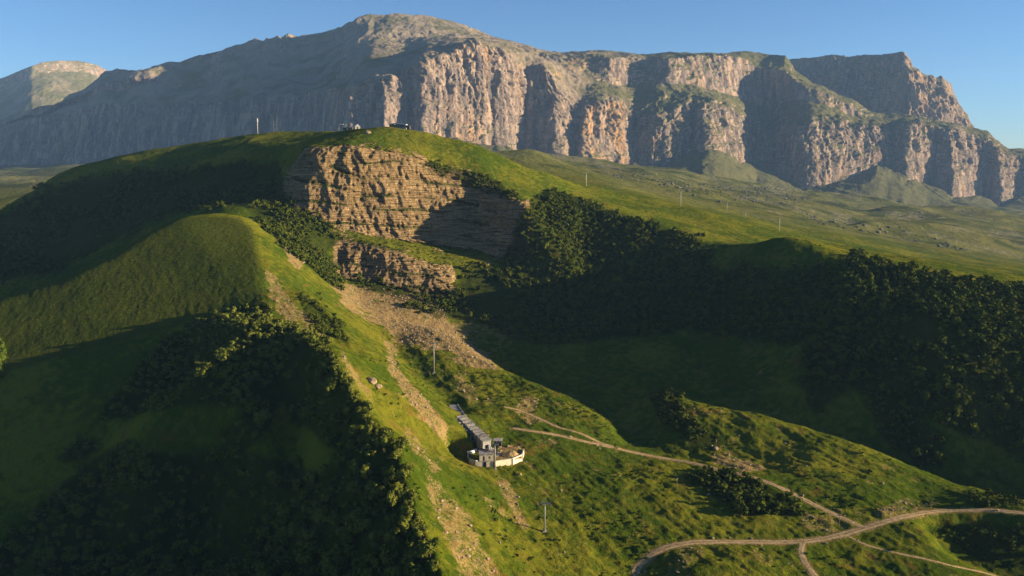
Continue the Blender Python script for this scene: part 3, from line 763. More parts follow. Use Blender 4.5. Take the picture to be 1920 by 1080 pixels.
def crown_arrays(r, nl, leaves, leaf, tall=1.0, low=.25):
    """unit crown about 1 m radius standing on z=0: cores of leaf mass + loose leaf clumps; quads and tris"""
    lob = []
    for i in range(nl):
        a = r.uniform(0, 2 * np.pi); q = r.uniform(0, .62) ** .7
        z = low + r.uniform(.15, 1.25) * tall
        rad = r.uniform(.30, .50) * (1.15 - .35 * abs(z / tall - .7))
        lob.append((np.array([q * math.cos(a), q * math.sin(a), z]), rad))
    co, tr, qd = [], [], []; nv = 0
    iv, if_ = ICO0
    for c, rad in lob:
        v = c + iv * rad * .78 * r.uniform(.8, 1.12, (len(iv), 1)) * np.array([1, 1, .85])
        co.append(v); tr.append(if_ + nv); nv += len(v)
    per = leaves // nl
    for c, rad in lob:
        d = r.normal(size=(per, 3)); d /= np.linalg.norm(d, axis=1)[:, None]; d[:, 2] = np.where(d[:, 2] < -.35, -d[:, 2], d[:, 2])
        p = c + d * rad * r.uniform(.78, 1.12, (per, 1)) * np.array([1, 1, .85])
        nrm = d + r.normal(size=(per, 3)) * .55; nrm /= np.linalg.norm(nrm, axis=1)[:, None]
        t1 = np.cross(nrm, r.normal(size=(per, 3))); t1 /= np.linalg.norm(t1, axis=1)[:, None]; t2 = np.cross(nrm, t1)
        s1 = leaf * r.uniform(.5, 1.25, (per, 1)); s2 = leaf * r.uniform(.4, 1.0, (per, 1))
        quad = np.stack([p - t1 * s1, p - t2 * s2 * .8, p + t1 * s1, p + t2 * s2], 1).reshape(-1, 3)
        co.append(quad); qd.append(nv + np.arange(per * 4).reshape(-1, 4)); nv += len(quad)
    return np.concatenate(co), np.concatenate(qd), np.concatenate(tr)
def tube(pts, rads, n=7):
    pts = [np.array(p, float) for p in pts]; co = []; q = []
    for i, p in enumerate(pts):
        d = pts[min(i + 1, len(pts) - 1)] - pts[max(i - 1, 0)]; d /= np.linalg.norm(d) + 1e-9
        a = np.cross(d, [0, 0, 1.0] if abs(d[2]) < .9 else [1.0, 0, 0]); a /= np.linalg.norm(a); b = np.cross(d, a)
        for k in range(n):
            t = 2 * np.pi * k / n
            co.append(p + rads[i] * (math.cos(t) * a + math.sin(t) * b))
    for i in range(len(pts) - 1):
        for k in range(n):
            q.append((i * n + k, i * n + (k + 1) % n, (i + 1) * n + (k + 1) % n, (i + 1) * n + k))
    c0 = len(co); co.append(pts[0]); co.append(pts[-1])
    for k in range(n):
        q.append((c0, (k + 1) % n, k, k)); q.append((c0 + 1, (len(pts) - 1) * n + k, (len(pts) - 1) * n + (k + 1) % n, (len(pts) - 1) * n + (k + 1) % n))
    quads = [x for x in q if x[2] != x[3]]; tris = [x[:3] for x in q if x[2] == x[3]]
    return np.array(co), np.array(quads), np.array(tris)
def join(parts):
    co, q, t = [], [], []; nv = 0
    for c, qq, tt in parts:
        co.append(c); nvv = nv
        if qq is not None and len(qq): q.append(np.array(qq) + nvv)
        if tt is not None and len(tt): t.append(np.array(tt) + nvv)
        nv += len(c)
    return np.concatenate(co), (np.concatenate(q) if q else None), (np.concatenate(t) if t else None)
def leaf_mat(name, a, b, c):
    m, nt, bs = new_mat(name, .9, .03); n = N(nt)
    pos = n.pos(); oi = n.node("ShaderNodeObjectInfo")
    col = n.mix(n.ramp(n.noise(pos, .17, 4, .65), .40, .60), a, b)
    col = n.mix(n.ramp(n.noise(pos, .9, 3, .6), .5, .7), col, c)
    n.lk(col, bs.inputs["Base Color"])
    return m
leafm = leaf_mat("leaves", (.026, .044, .004), (.082, .102, .010), (.125, .135, .022))
leafm3 = leaf_mat("painted_light_leaves", (.045, .065, .008), (.12, .135, .018), (.21, .20, .04))  # leaf colour raised to stand in for light on the shaded lower-left trees
leafm2 = leaf_mat("bright_leaves", (.03, .055, .005), (.055, .08, .008), (.08, .10, .014))
barkm, nt, bs = new_mat("bark", .9, .1); n = N(nt)
n.lk(n.mix(n.noise(n.pos(scale=(1, 1, .3)), 6, 4), (.05, .035, .022), (.14, .11, .08)), bs.inputs["Base Color"])
VAR = []      # variants with trunk and limbs, for the trees that stand apart
for i in range(7):
    r = np.random.default_rng(100 + i)
    tall = r.uniform(.85, 1.3)
    cc, cq, ct = crown_arrays(r, 11, 480, .135, tall, .35)
    top = .35 + .8 * tall
    parts = [tube([(0, 0, -.25), (.02, 0, .15), (r.uniform(-.08, .08), r.uniform(-.08, .08), .6), (r.uniform(-.1, .1), r.uniform(-.1, .1), top)], [.075, .06, .045, .015])]
    for k in range(4):
        a = r.uniform(0, 6.28); z = r.uniform(.35, .75)
        parts.append(tube([(0, 0, z), (.25 * math.cos(a), .25 * math.sin(a), z + .22), (.5 * math.cos(a), .5 * math.sin(a), z + .42)], [.032, .02, .008], 5))
    tc, tq, tt = join(parts)
    VAR.append((mesh_arrays("crown", cc, cq, ct, leafm, smooth=False), mesh_arrays("trunk", tc, tq, tt, barkm)))
LOW = []      # lighter variants for the closed wood
for i in range(8):
    r = np.random.default_rng(300 + i)
    LOW.append(crown_arrays(r, 7, 150, .19, r.uniform(.7, 1.15), .0))
# where the trees stand
trees = []      # (x, y, z, radius, wood index, u, v)
Xf, Yf, Zf = X.ravel(), Yv.ravel(), Z.ravel()
dS = SS[1] - SS[0]
cell = (Yg * dS) * np.gradient(Yg, axis=0)
uN, vN = u_.ravel(), v_.ravel()
DENS = [.12, .07, .09, .10, .12, .12, .10, .16, .12, .20, .10, .10, .10, .14, .05, .05, .08]
SIZE = [2.7, 2.7, 2.4, 3.3, 3.2, 3.4, 3.2, 2.4, 3.0, 2.4, 3.0, 2.8, 2.2, 1.9, 3.0, 2.8, 2.0]
gaps = fbm(X, Yv, 0, 45, 3, off=77)
for k_, m in enumerate(wood_masks):
    clump = sstep(gaps, -.28, .02) if k_ in (14, 15) else sstep(gaps, -.7, -.3)
    p = (m * clump * cell * DENS[k_]).ravel()
    pick = np.nonzero(rng.random(len(p)) < p)[0]
    rng.shuffle(pick)
    taken = {}
    for i in pick:
        sz = SIZE[k_] * rng.uniform(.62, 1.25)
        x, y = Xf[i], Yf[i]
        gxk, gyk = int(x / 5), int(y / 5); ok = True
        for a in (-1, 0, 1):
            for b in (-1, 0, 1):
                for (x2, y2, s2) in taken.get((gxk + a, gyk + b), ()):
                    if (x - x2) ** 2 + (y - y2) ** 2 < (.44 * (sz + s2)) ** 2: ok = False
        if not ok: continue
        taken.setdefault((gxk, gyk), []).append((x, y, sz))
        trees.append((x, y, Zf[i], sz, k_, uN[i], vN[i]))
print("trees", len(trees))
PLACE = ["the steep dark slope left of the grassy spur crest", "the lower left corner slope", "the left edge of the spur's foot", "the shaded hillside at the right",
 "the tongue of wood above the lit grass at right", "the shaded wall beside the rock cliff", "the dark bowl under the round knoll", "the upper rim of the rock cliff",
 "the gully between spur and cliff", "the hollow between the dirt tracks", "the floor of the shaded bowl", "the ravine above the track", "the dark pit below the track at right",
 "the sunlit side of the spur", "the shaded flank of the summit hill", "the foot of the rock cliff", "the end of the grassy bank at right"]
near_t = []
rest_t = []
vis = [t for t in trees if -20 < t[5] < 1940 and -20 < t[6] < 1100]
vis.sort(key=lambda t: -t[3] / t[1])
single = set(id(t) for t in vis[:290])
def dup(o, parent=None):
    c = o.copy(); sc.collection.objects.link(c)
    if parent is not None: c.parent = parent
    return c
def put_tree(x, y, z, sz, label, group, rz, var=0, tilt=(0, 0), name="broadleaf_tree", olive_=False, hs=1.0):
    cm, tm = VAR[var]
    e = empty(name, (x, y, z - .15), label, "tree", group, rz)
    e.scale = (sz, sz, sz * hs)
    link("trunk", tm, e); c = link("crown", cm, e)
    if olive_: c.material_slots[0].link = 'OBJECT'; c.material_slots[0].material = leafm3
    return e
for t in trees:
    x, y, z, sz, k_, tu, tvv = t
    if id(t) in single:
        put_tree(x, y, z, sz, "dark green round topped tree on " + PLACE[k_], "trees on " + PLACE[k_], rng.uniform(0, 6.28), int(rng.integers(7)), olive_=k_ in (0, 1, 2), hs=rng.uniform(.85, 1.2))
    else: rest_t.append(t)
parts = []
co_l, q_l, t_l = [], [], []; nv = 0; mi_q, mi_t = [], []
for (x, y, z, sz, k_, tu, tvv) in rest_t:
    c, q, tt = LOW[int(rng.integers(8))]
    a = rng.uniform(0, 6.28); ca, sa = math.cos(a), math.sin(a)
    v = c * sz; hs = rng.uniform(.75, 1.15)
    v = np.stack([v[:, 0] * ca - v[:, 1] * sa + x, v[:, 0] * sa + v[:, 1] * ca + y, v[:, 2] * hs + z - .3], 1)
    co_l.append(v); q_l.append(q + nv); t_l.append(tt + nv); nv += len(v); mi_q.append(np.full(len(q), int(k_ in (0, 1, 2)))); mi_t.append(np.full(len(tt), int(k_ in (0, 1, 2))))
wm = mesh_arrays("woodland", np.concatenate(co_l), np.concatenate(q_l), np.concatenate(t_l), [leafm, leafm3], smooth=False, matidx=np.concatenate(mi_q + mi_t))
link("woodland", wm, kind='stuff')
# ------------------------------------------------------------------ small things of the ground
def flat_mat(name, a, b, scale=3.0, rough=.85, spec=.2, metal=0.0, bump=0.0):
    m, nt, bs = new_mat(name, rough, spec); n = N(nt)
    f = n.noise(n.pos(), scale, 5, .65)
    n.lk(n.mix(n.ramp(f, .35, .65), a, b), bs.inputs["Base Color"]); bs.inputs["Metallic"].default_value = metal
    if bump: n.lk(n.bump(f, bump, .6), bs.inputs["Normal"])
    return m
stonem = flat_mat("pale_stone", (.20, .145, .09), (.38, .285, .18), 1.2, .95, .1, bump=.2)
steelm = flat_mat("galvanised_steel", (.17, .17, .165), (.28, .28, .27), 2.0, .5, .4, .3)
darkst = flat_mat("dark_steel", (.03, .03, .03), (.08, .075, .07), 2.0, .6, .4)
palest = flat_mat("pale_paint", (.34, .33, .28), (.46, .44, .37), 1.5, .6, .3)
concm = flat_mat("grey_concrete", (.20, .185, .17), (.42, .40, .37), 1.6, .95, .1, bump=.1)
creamm = flat_mat("cream_plaster", (.60, .49, .35), (.78, .66, .49), 1.0, .9, .1, bump=.05)
rubble = flat_mat("grey_rubble", (.13, .12, .11), (.36, .34, .31), 2.6, .95, .1, bump=.3)
rustm = flat_mat("rusty_steel", (.10, .035, .02), (.28, .11, .06), 3.0, .8, .2)
glassm = flat_mat("dark_glass", (.010, .014, .018), (.02, .026, .03), .5, .12, .5)
whitem = flat_mat("white_sheet", (.60, .60, .58), (.75, .75, .72), 1.0, .6, .3)
woodm = flat_mat("grey_wood", (.12, .09, .06), (.25, .20, .15), 4.0, .9, .1)
rv, rf = ICO1
ROCKS = []
for i in range(6):
    r = np.random.default_rng(500 + i)
    q = rv * (1 + .45 * pn(rv[:, 0] * 1.3 + i * 9, rv[:, 1] * 1.3, rv[:, 2] * 1.3))[:, None] * np.array([1, r.uniform(.6, .9), r.uniform(.45, .75)])
    ROCKS.append(q)
def scatter_rocks(name, w_, count, s0, s1, mat):
    p = (w_ * cell).ravel(); p = p / p.sum()
    idx = rng.choice(len(p), count, p=p)
    cs, fs = [], []
    for j, i in enumerate(idx):
        sz = s0 * (s1 / s0) ** (rng.random() ** 2.2); a = rng.uniform(0, 6.28); ca, sa = math.cos(a), math.sin(a)
        v = ROCKS[int(rng.integers(6))] * sz
        jx, jy = rng.uniform(-.5, .5, 2)
        cs.append(np.stack([v[:, 0] * ca - v[:, 1] * sa + Xf[i] + jx, v[:, 0] * sa + v[:, 1] * ca + Yf[i] + jy, v[:, 2] + Zf[i] + sz * .1], 1)); fs.append(rf + j * len(rv))
    link(name, mesh_arrays(name, np.concatenate(cs), None, np.concatenate(fs), mat, smooth=False), kind='stuff')
vis_m = (Yg > 215) & (np.abs(Sg) < .7)
scatter_rocks("loose_stones", (dirt * (tv_d > .8) * vis_m * (Yg < 700) + .012 * vis_m * (Yg < 460) * (X > -40) + .15 * ledge * vis_m), 5200, .16, .95, stonem)
scatter_rocks("fallen_boulders", (.25 * stones * sstep(Yg, 900, 1400) * (Yg < 3300) * (np.abs(Sg) < .72) + 6 * pmask([(1340,350),(1420,345),(1520,368),(1500,385),(1400,375)], 8, 1300, 3300) + 3 * pmask([(1150,318),(1300,345),(1420,380),(1380,385),(1250,355),(1140,330)], 6, 1200, 3000) + 4 * pmask([(1500,400),(1700,430),(1850,480),(1700,450),(1540,420)], 6, 1100, 2600)) * (Yg > 900), 4200, .8, 4.2, flat_mat("grey_boulders", (.06, .06, .05), (.17, .16, .14), .2, .95, .1))
# knee-high scrub and tussocks
scr_n = fbm(X, Yv, 0, 26, 3, off=90); scr_f = fbm(X, Yv, 0, 7, 2, off=91)
sw = sstep(scr_n + .5 * scr_f, -.05, .5) * (Yg > 215) * (Yg < 620) * (np.abs(Sg) < .72) * (1 - sstep(1.3 - tv_d, 0, .2)) * (1 - .6 * dirt) * (X > -75) \
   + .9 * pmask([(560,430),(640,440),(850,470),(840,520),(700,470),(640,450)], 8, 640, 740) + 2.5 * lmask([(900,700),(980,740),(1060,760),(1130,800)], 22, 380, 480) + 2.0 * lmask([(1130,990),(1200,985),(1160,1080)], 35, 240, 320) + 2 * pmask([(1480,870),(1600,900),(1650,960),(1600,960),(1500,900)], 10, 310, 380) \
   + 5 * ledge + 2.0 * lmask([(860,700),(930,740)], 14, 380, 500) + .5 * darkface
p = (sw * cell).ravel(); p /= p.sum()
cs, qs, ts = [], [], []; nv = 0
SC = [crown_arrays(np.random.default_rng(700 + i), 4, 44, .30, .55, -.1) for i in range(6)]
for i in rng.choice(len(p), 2600, p=p):
    c, q, tt = SC[int(rng.integers(6))]
    sz = rng.uniform(.35, 1.25) * (1 + .3 * (Yf[i] > 500)); a = rng.uniform(0, 6.28); ca, sa = math.cos(a), math.sin(a)
    v = c * sz
    cs.append(np.stack([v[:, 0] * ca - v[:, 1] * sa + Xf[i], v[:, 0] * sa + v[:, 1] * ca + Yf[i], v[:, 2] * .75 + Zf[i]], 1)); qs.append(q + nv); ts.append(tt + nv); nv += len(c)
scrubm = leaf_mat("scrub_leaves", (.034, .062, .004), (.065, .095, .006), (.11, .13, .012))
link("low_scrub", mesh_arrays("low_scrub", np.concatenate(cs), np.concatenate(qs), np.concatenate(ts), scrubm, smooth=False), kind='stuff')

# ------------------------------------------------------------------ the tracks as sheets on the ground
trm, nt, bs = new_mat("track_dirt", .95, .1); n = N(nt)
pos = n.pos(); rt = n.attr("rut")[0]
c = n.mix(n.ramp(n.noise(pos, .5, 5, .7), .35, .65), (.25, .155, .075), (.44, .31, .16))
c = n.mix(n.ramp(n.noise(pos, 3, 4, .7), .52, .66), c, (.48, .37, .22))
c = n.mix(n.math('MULTIPLY', n.ramp(n.math('ADD', rt, n.math('MULTIPLY', n.math('SUBTRACT', n.noise(pos, .9, 5, .7), .5), 1.2)), .62, .85), .8), c, (.10, .11, .02))
n.lk(c, bs.inputs["Base Color"]); n.lk(n.bump(n.noise(pos, 2.5, 5, .7), .35, .8), bs.inputs["Normal"])
for L, (name, _px, wd) in zip(track_lines, TRACKS):
    D = [L[0]]
    for a, b in zip(L[:-1], L[1:]):
        k = max(1, int((b - a).length / 1.5))
        D += [a.lerp(b, (i + 1) / k) for i in range(k)]
    pts = []; rut = []
    offs = [-.5, -.36, -.24, -.1, .1, .24, .36, .5]
    prof = [.8, .2, .1, .75, .75, .1, .2, .8]
    for i, p_ in enumerate(D):
        d = (D[min(i + 1, len(D) - 1)] - D[max(i - 1, 0)]); d.z = 0; d.normalize(); s_ = Vector((d.y, -d.x, 0))
        wj = wd * (1 + .22 * float(pn(p_.x / 7, p_.y / 7, 3.3)))
        for k, o in enumerate(offs):
            q = p_ + s_ * o * wj
            edge_ = .30 * float(pn(q.x / 1.5, q.y / 1.5, 9)) if k in (0, 7) else 0
            q = q + s_ * edge_ * (1 if o > 0 else -1)
            zz = float(zat(q.x, q.y)[0])
            pts.append((q.x, q.y, zz + (.02 if k in (0, 7) else .10 if k in (3, 4) else .07))); rut.append(prof[k])
    m = mesh_arrays(name, np.array(pts), quads=grid_quads(len(D), len(offs)), mat=trm)
    rut = np.array(rut); set_attr(m, "rut", rut, rut, rut)
    link(name, m, kind='structure')

# ------------------------------------------------------------------ builders
def bxa(x0, x1, y0, y1, z0, z1):
    c = np.array([(x, y, z) for z in (z0, z1) for y in (y0, y1) for x in (x0, x1)], float)
    return c, np.array([(0, 2, 3, 1), (4, 5, 7, 6), (0, 1, 5, 4), (2, 6, 7, 3), (0, 4, 6, 2), (1, 3, 7, 5)]), None
def part(name, arrs, mat, parent, smooth=False):
    c, q, t = join(arrs if isinstance(arrs, list) else [arrs])
    return link(name, mesh_arrays(name, c, q, t, mat, smooth=smooth), parent)
def mk_tower(loc, h, label, group, rz=0.0, mat=None, arm=2.6, name="lift_tower"):
    mat = mat or steelm
    e = empty(name, loc, label, "lift tower", group, rz)
    part("footing", bxa(-.8, .8, -.8, .8, -1.0, .25), concm, e)
    part("pole", [tube([(0, 0, .2), (0, 0, h * .5), (0, 0, h - 1.0)], [.42, .36, .28], 10), tube([(0, 0, .24), (0, 0, .34)], [.6, .6], 10)], mat, e, True)
    part("crossarm", [bxa(-arm, arm, -.16, .16, h - 1.1, h - .75), bxa(-.3, .3, -.22, .22, h - 1.3, h - .6)], mat, e)
    for sgn in (-1, 1):
        s_ = part("sheave_assembly", [bxa(sgn * arm - .08, sgn * arm + .08, -1.7, 1.7, h - .72, h - .48)], mat, e)
        part("wheel", [tube([(sgn * arm + .1, y_, h - .35), (sgn * arm + .24, y_, h - .35)], [.26, .26], 10) for y_ in (-1.4, -.85, -.28, .28, .85, 1.4)], darkst, s_)
    part("lifting_frame", [tube([(-.9, 0, h - .75), (-.6, 0, h + .9)], [.06, .05], 5), tube([(.9, 0, h - .75), (.6, 0, h + .9)], [.06, .05], 5), tube([(-.7, 0, h + .88), (.7, 0, h + .88)], [.07, .07], 5)], mat, e)
    part("work_platform", [bxa(-arm - .1, -arm + .9, -1.6, 1.6, h - 1.35, h - 1.28), bxa(arm - .9, arm + .1, -1.6, 1.6, h - 1.35, h - 1.28)], darkst, e)
    part("ladder", [tube([(-.16, -.52, .4), (-.16, -.42, h - 1.2)], [.025, .025], 4), tube([(.16, -.52, .4), (.16, -.42, h - 1.2)], [.025, .025], 4)] + [tube([(-.16, -.5, z_), (.16, -.5, z_)], [.018, .018], 4) for z_ in np.arange(.7, h - 1.3, .6)], mat, e)
    return e
def at(u, v): return hit(u, v)
def px_h(p, n_): return n_ * p.y / F * 1.03
vg = "lift towers on the valley side"
for (u, v, hp, lab, g_, arm) in [
    (1021, 996, 62, "grey steel lift tower standing alone in the green meadow below the station", vg, 2.2),
    (814, 699, 60, "grey steel lift tower on the brown slope above the station", vg, 2.4),
    (928, 880, 54, "steel lift tower rising in front of the cream retaining wall", vg, 1.6)]:
    p = at(u, v); mk_tower(p, px_h(p, hp), lab, g_, R(6), arm=arm)
mg = "lift towers on the far meadow"
for (u, v, hp, lab) in [
    (1099, 348, 24, "pale lift tower highest on the green hill slope"),
    (1276, 386, 28, "tall pale lift tower in the middle of the far meadow"),
    (1363, 393, 14, "small distant pale lift tower right of the tall meadow tower"),
    (1398, 407, 11, "tiny distant T shaped lift tower on the far meadow"),
    (1461, 433, 27, "pale lift tower just behind the dark round knoll")]:
    p = at(u, v); mk_tower(p, px_h(p, hp), lab, mg, R(-30), palest, 2.4)
def mk_post(loc, h, label, rz=0):
    e = empty("utility_pole", loc, label, "pole", None, rz)
    part("pole", [tube([(0, 0, -.6), (0, 0, h)], [.17, .12], 8)], woodm, e, True)
    part("crossarm", [bxa(-1.0, 1.0, -.09, .09, h - .5, h - .3)], woodm, e)
    part("brace", [tube([(-.7, .1, h - .45), (0, .1, h - 1.2)], [.04, .04], 5), tube([(.7, .1, h - .45), (0, .1, h - 1.2)], [.04, .04], 5)], darkst, e)
    for x_ in (-.85, 0, .85): part("insulator", [tube([(x_, 0, h - .3), (x_, 0, h - .12), (x_, 0, h - .05)], [.06, .07, .03], 6)], whitem, e)
    return e
p = at(1573, 987); mk_post(p, px_h(p, 25), "short dark T shaped pole beside the track junction")
p = at(1269, 913); mk_post(p, px_h(p, 17), "short pale pole at the left end of the bushy hollow", R(60))
# fence by the slope tower
fp = [at(u, v) for u, v in [(786, 698), (793, 700), (800, 701), (806, 702), (812, 703)]]
e = empty("fence", fp[0], "short broken post fence at the foot of the slope tower", "fence")
for q in fp:
    d = q - fp[0]
    part("post", [tube([(d.x, d.y, d.z - .3), (d.x + .05, d.y, d.z + 1.5)], [.11, .08], 6)], palest, e)
for a, b in zip(fp[:-1], fp[1:]):
    a, b = a - fp[0], b - fp[0]
    part("rail", [tube([(a.x, a.y, a.z + 1.1), (b.x, b.y, b.z + .9)], [.04, .04], 5)], woodm, e)
# single boulders
def boulder(u, v, sz, label, k, mat=None):
    p = at(u, v)
    c = ROCKS[k] * sz; q = c * (1 + .12 * pn(c[:, 0] * 1.7, c[:, 1] * 1.7, c[:, 2] * 1.7 + k))[:, None]
    o = link("boulder", mesh_arrays("boulder", q + np.array([0, 0, sz * .2]), None, rf, mat or stonem, smooth=False)); o.location = p
    o['label'] = label; o['category'] = "boulder"; return o
boulder(697, 716, 2.6, "large rough boulder poking out of the lit spur slope", 0)
boulder(709, 726, 1.7, "smaller boulder below the large one on the lit spur slope", 1)
boulder(1069, 820, 1.0, "pale boulder beside the upper dirt track", 2)
boulder(868, 632, 1.3, "pale boulder at the shadow edge of the brown slope", 3)
boulder(1410, 733, 1.0, "pale boulder in the shade above the grassy bank", 4)
boulder(690, 250, 3.2, "broken pale rock on the hilltop between grass and cliff", 5)
boulder(1342, 842, 1.4, "pale boulder on the rim of the dark cut bank", 1)
# trees at the left edge, catching the sun
VB = []
for i in (0, 3):
    r = np.random.default_rng(150 + i); cc, cq, ct = crown_arrays(r, 12, 620, .12, 1.2, .3)
    VB.append((mesh_arrays("crown", cc, cq, ct, leafm2, smooth=False), VAR[i][1]))
VAR += VB
p = at(-4, 700); put_tree(p.x, p.y, p.z, 5.2, "tall yellow green sunlit tree cut by the left picture edge", "sunlit trees at the left edge", 1.0, 7, hs=2.0)
p = at(2, 712); put_tree(p.x, p.y, p.z, 2.6, "small yellow green sunlit tree under the taller one at the left edge", "sunlit trees at the left edge", 2.0, 8, hs=1.7)
# ------------------------------------------------------------------ valley lift station
def rough_box(x0, x1, y0, y1, z0, z1, amp, seed, n_=7):
    g = np.linspace(0, 1, n_); co, q = [], []; idx = {}
    def vid(a, b, c):
        k = (round(a, 4), round(b, 4), round(c, 4))
        if k not in idx: idx[k] = len(co); co.append((x0 + (x1 - x0) * a, y0 + (y1 - y0) * b, z0 + (z1 - z0) * c))
        return idx[k]
    for i in range(n_ - 1):
        for j in range(n_ - 1):
            a0, a1, b0, b1 = g[i], g[i + 1], g[j], g[j + 1]
            for f in (0.0, 1.0):
                q.append([vid(a0, b0, f), vid(a1, b0, f), vid(a1, b1, f), vid(a0, b1, f)])
                q.append([vid(a0, f, b0), vid(a1, f, b0), vid(a1, f, b1), vid(a0, f, b1)])
                q.append([vid(f, a0, b0), vid(f, a1, b0), vid(f, a1, b1), vid(f, a0, b1)])
    co = np.array(co)
    for k in range(3): co[:, k] += amp * pn(co[:, 0] * 1.1 + seed + 11 * k, co[:, 1] * 1.1, co[:, 2] * 1.1)
    return co, np.array(q), None
# retaining wall, following the rim of the yard
yc = YC
def ywall(a0, a1, n_, r=1.0):
    out = []
    for i in range(n_):
        a = a0 + (a1 - a0) * i / (n_ - 1)
        out.append(Vector((yc.x + YRX * 1.06 * r * math.cos(a), yc.y + YRY * 1.06 * r * math.sin(a), YZ)))
    return out
def wall_arr(P_, th, zt_, zb_):
    co, q = [], []
    for i, p_ in enumerate(P_):
        d = P_[min(i + 1, len(P_) - 1)] - P_[max(i - 1, 0)]; d.normalize(); s_ = Vector((d.y, -d.x, 0)) * th / 2
        for sg, zz in ((-1, zb_), (1, zb_), (1, zt_), (-1, zt_)): co.append((p_.x + sg * s_.x, p_.y + sg * s_.y, zz))
    for i in range(len(P_) - 1):
        for k in range(4): q.append((i * 4 + k, i * 4 + (k + 1) % 4, i * 4 + 4 + (k + 1) % 4, i * 4 + 4 + k))
    q.append((0, 1, 2, 3)); m_ = (len(P_) - 1) * 4; q.append((m_, m_ + 3, m_ + 2, m_ + 1))
    return np.array(co), np.array(q), None
e = empty("retaining_wall", (0, 0, 0), "angular cream retaining wall along the front of the station yard", "wall")
wk = [yp(u, v) for u, v in WALL_PX]
Wp = []
for a_, b_ in zip(wk[:-1], wk[1:]): Wp += [a_.lerp(b_, i / 6) for i in range(6)]
Wp.append(wk[-1])
part("wall_face", [wall_arr(Wp, .35, YZ + .35, YZ - 4.5)], creamm, e)
part("coping", [wall_arr(Wp, .55, YZ + .50, YZ + .353)], concm, e)
for k in range(6, 36, 6):
    q = Wp[k]; d = (Vector((q.x, q.y, 0)) - Vector((yc.x, yc.y, 0))).normalized()
    a = math.atan2(d.y, d.x); b_ = part("buttress", [bxa(-.05, .32, -.16, .16, -4.3, .28)], creamm if k % 2 else darkst, e); b_.location = (q.x + d.x * .1, q.y + d.y * .1, YZ); b_.rotation_euler = (0, 0, a)
gp = Wp[15]
b_ = part("door", [bxa(-.75, .75, -.06, .06, -2.6, .2)], darkst, e); b_.location = (gp.x, gp.y - .24, YZ); b_.rotation_euler = (0, 0, R(-6))
# cream house on the yard
hp = yp(912, 864)
e = empty("station_house", hp, "low cream station house with flat littered roof behind the wall", "building", None, R(4))
part("wall", [bxa(-3.2, -1.7, 0, .3, 0, 3.0), bxa(-.8, .9, 0, .3, 0, 3.0), bxa(1.9, 3.2, 0, .3, 0, 3.0), bxa(-1.7, -.8, 0, .3, 2.2, 3.0), bxa(.9, 1.9, 0, .3, 2.2, 3.0), bxa(.9, 1.9, 0, .3, 0, .9),
              bxa(-3.2, -2.9, .3, 6.6, 0, 3.0), bxa(2.9, 3.2, .3, 6.6, 0, 3.0), bxa(-2.9, 2.9, 6.3, 6.6, 0, 3.0)], creamm, e)
part("roof", [rough_box(-3.45, 3.45, -.25, 6.85, 3.003, 3.3, .10, 3)], rubble, e)
part("door", [bxa(-1.7, -.8, .12, .2, 0, 2.2)], darkst, e)
w_ = part("window", [bxa(.9, 1.9, .12, .18, .9, 2.2)], glassm, e); part("frame", [bxa(.9, .98, .06, .12, .9, 2.2), bxa(1.82, 1.9, .06, .12, .9, 2.2), bxa(.98, 1.82, .06, .12, 2.12, 2.2), bxa(1.36, 1.44, .06, .12, .9, 2.12)], whitem, w_)
# debris on the roof and round the hall's mouth
def thing1(name, arrs, mat, loc, label, cat, rz=0, group=None, tilt=0):
    c, q, t = join(arrs); o = link(name, mesh_arrays(name, c, q, t, mat, smooth=False)); o.location = loc; o.rotation_euler = (tilt, 0, rz)
    o['label'] = label; o['category'] = cat
    if group: o['group'] = group
    return o
thing1("steel_beam", [bxa(-3.6, 3.6, -.14, -.10, 0, .3), bxa(-3.6, 3.6, .10, .14, 0, .3), bxa(-3.6, 3.6, -.10, .10, .13, .17)], rustm, hp + Vector((-.6, 4.6, 3.5)), "long rusty red beam lying across the station house roof", "beam", R(-38))
thing1("steel_beam", [bxa(-2.2, 2.2, -.12, -.08, 0, .26), bxa(-2.2, 2.2, .08, .12, 0, .26), bxa(-2.2, 2.2, -.08, .08, .11, .15)], rustm, hp + Vector((.9, 3.4, 3.48)), "short rusty red beam beside the longer one on the roof", "beam", R(-20))
t = empty("cable_drum", hp + Vector((1.3, 5.6, 3.3)), "white cable drum standing on the back of the house roof", "drum", None, R(40))
part("flange", [tube([(-.55, 0, .8), (-.45, 0, .8)], [.8, .8], 16)], whitem, t); part("flange", [tube([(.45, 0, .8), (.55, 0, .8)], [.8, .8], 16)], whitem, t); part("core", [tube([(-.45, 0, .8), (.45, 0, .8)], [.4, .4], 12)], palest, t)
t = empty("water_tank", yp(884, 852) + Vector((0, 0, .2)), "white horizontal tank at the left end of the yard", "tank", None, R(25))
part("tank_shell", [tube([(-1.5, 0, 1.0), (-1.35, 0, 1.0), (1.35, 0, 1.0), (1.5, 0, 1.0)], [.45, .72, .72, .45], 14)], whitem, t, True)
for x_ in (-.9, .9): part("cradle", [bxa(x_ - .12, x_ + .12, -.6, .6, -.3, .5)], concm, t)
thing1("concrete_block", [rough_box(-.7, .7, -.5, .5, -.2, .7, .08, 5, 4)], whitem, yp(891, 845), "white block lying in the shade near the white tank", "block", .4)
thing1("concrete_block", [rough_box(-.6, .6, -.4, .4, -.2, .6, .08, 8, 4)], whitem, yp(893, 866), "white block in front of the cream house's left corner", "block", 1.1)
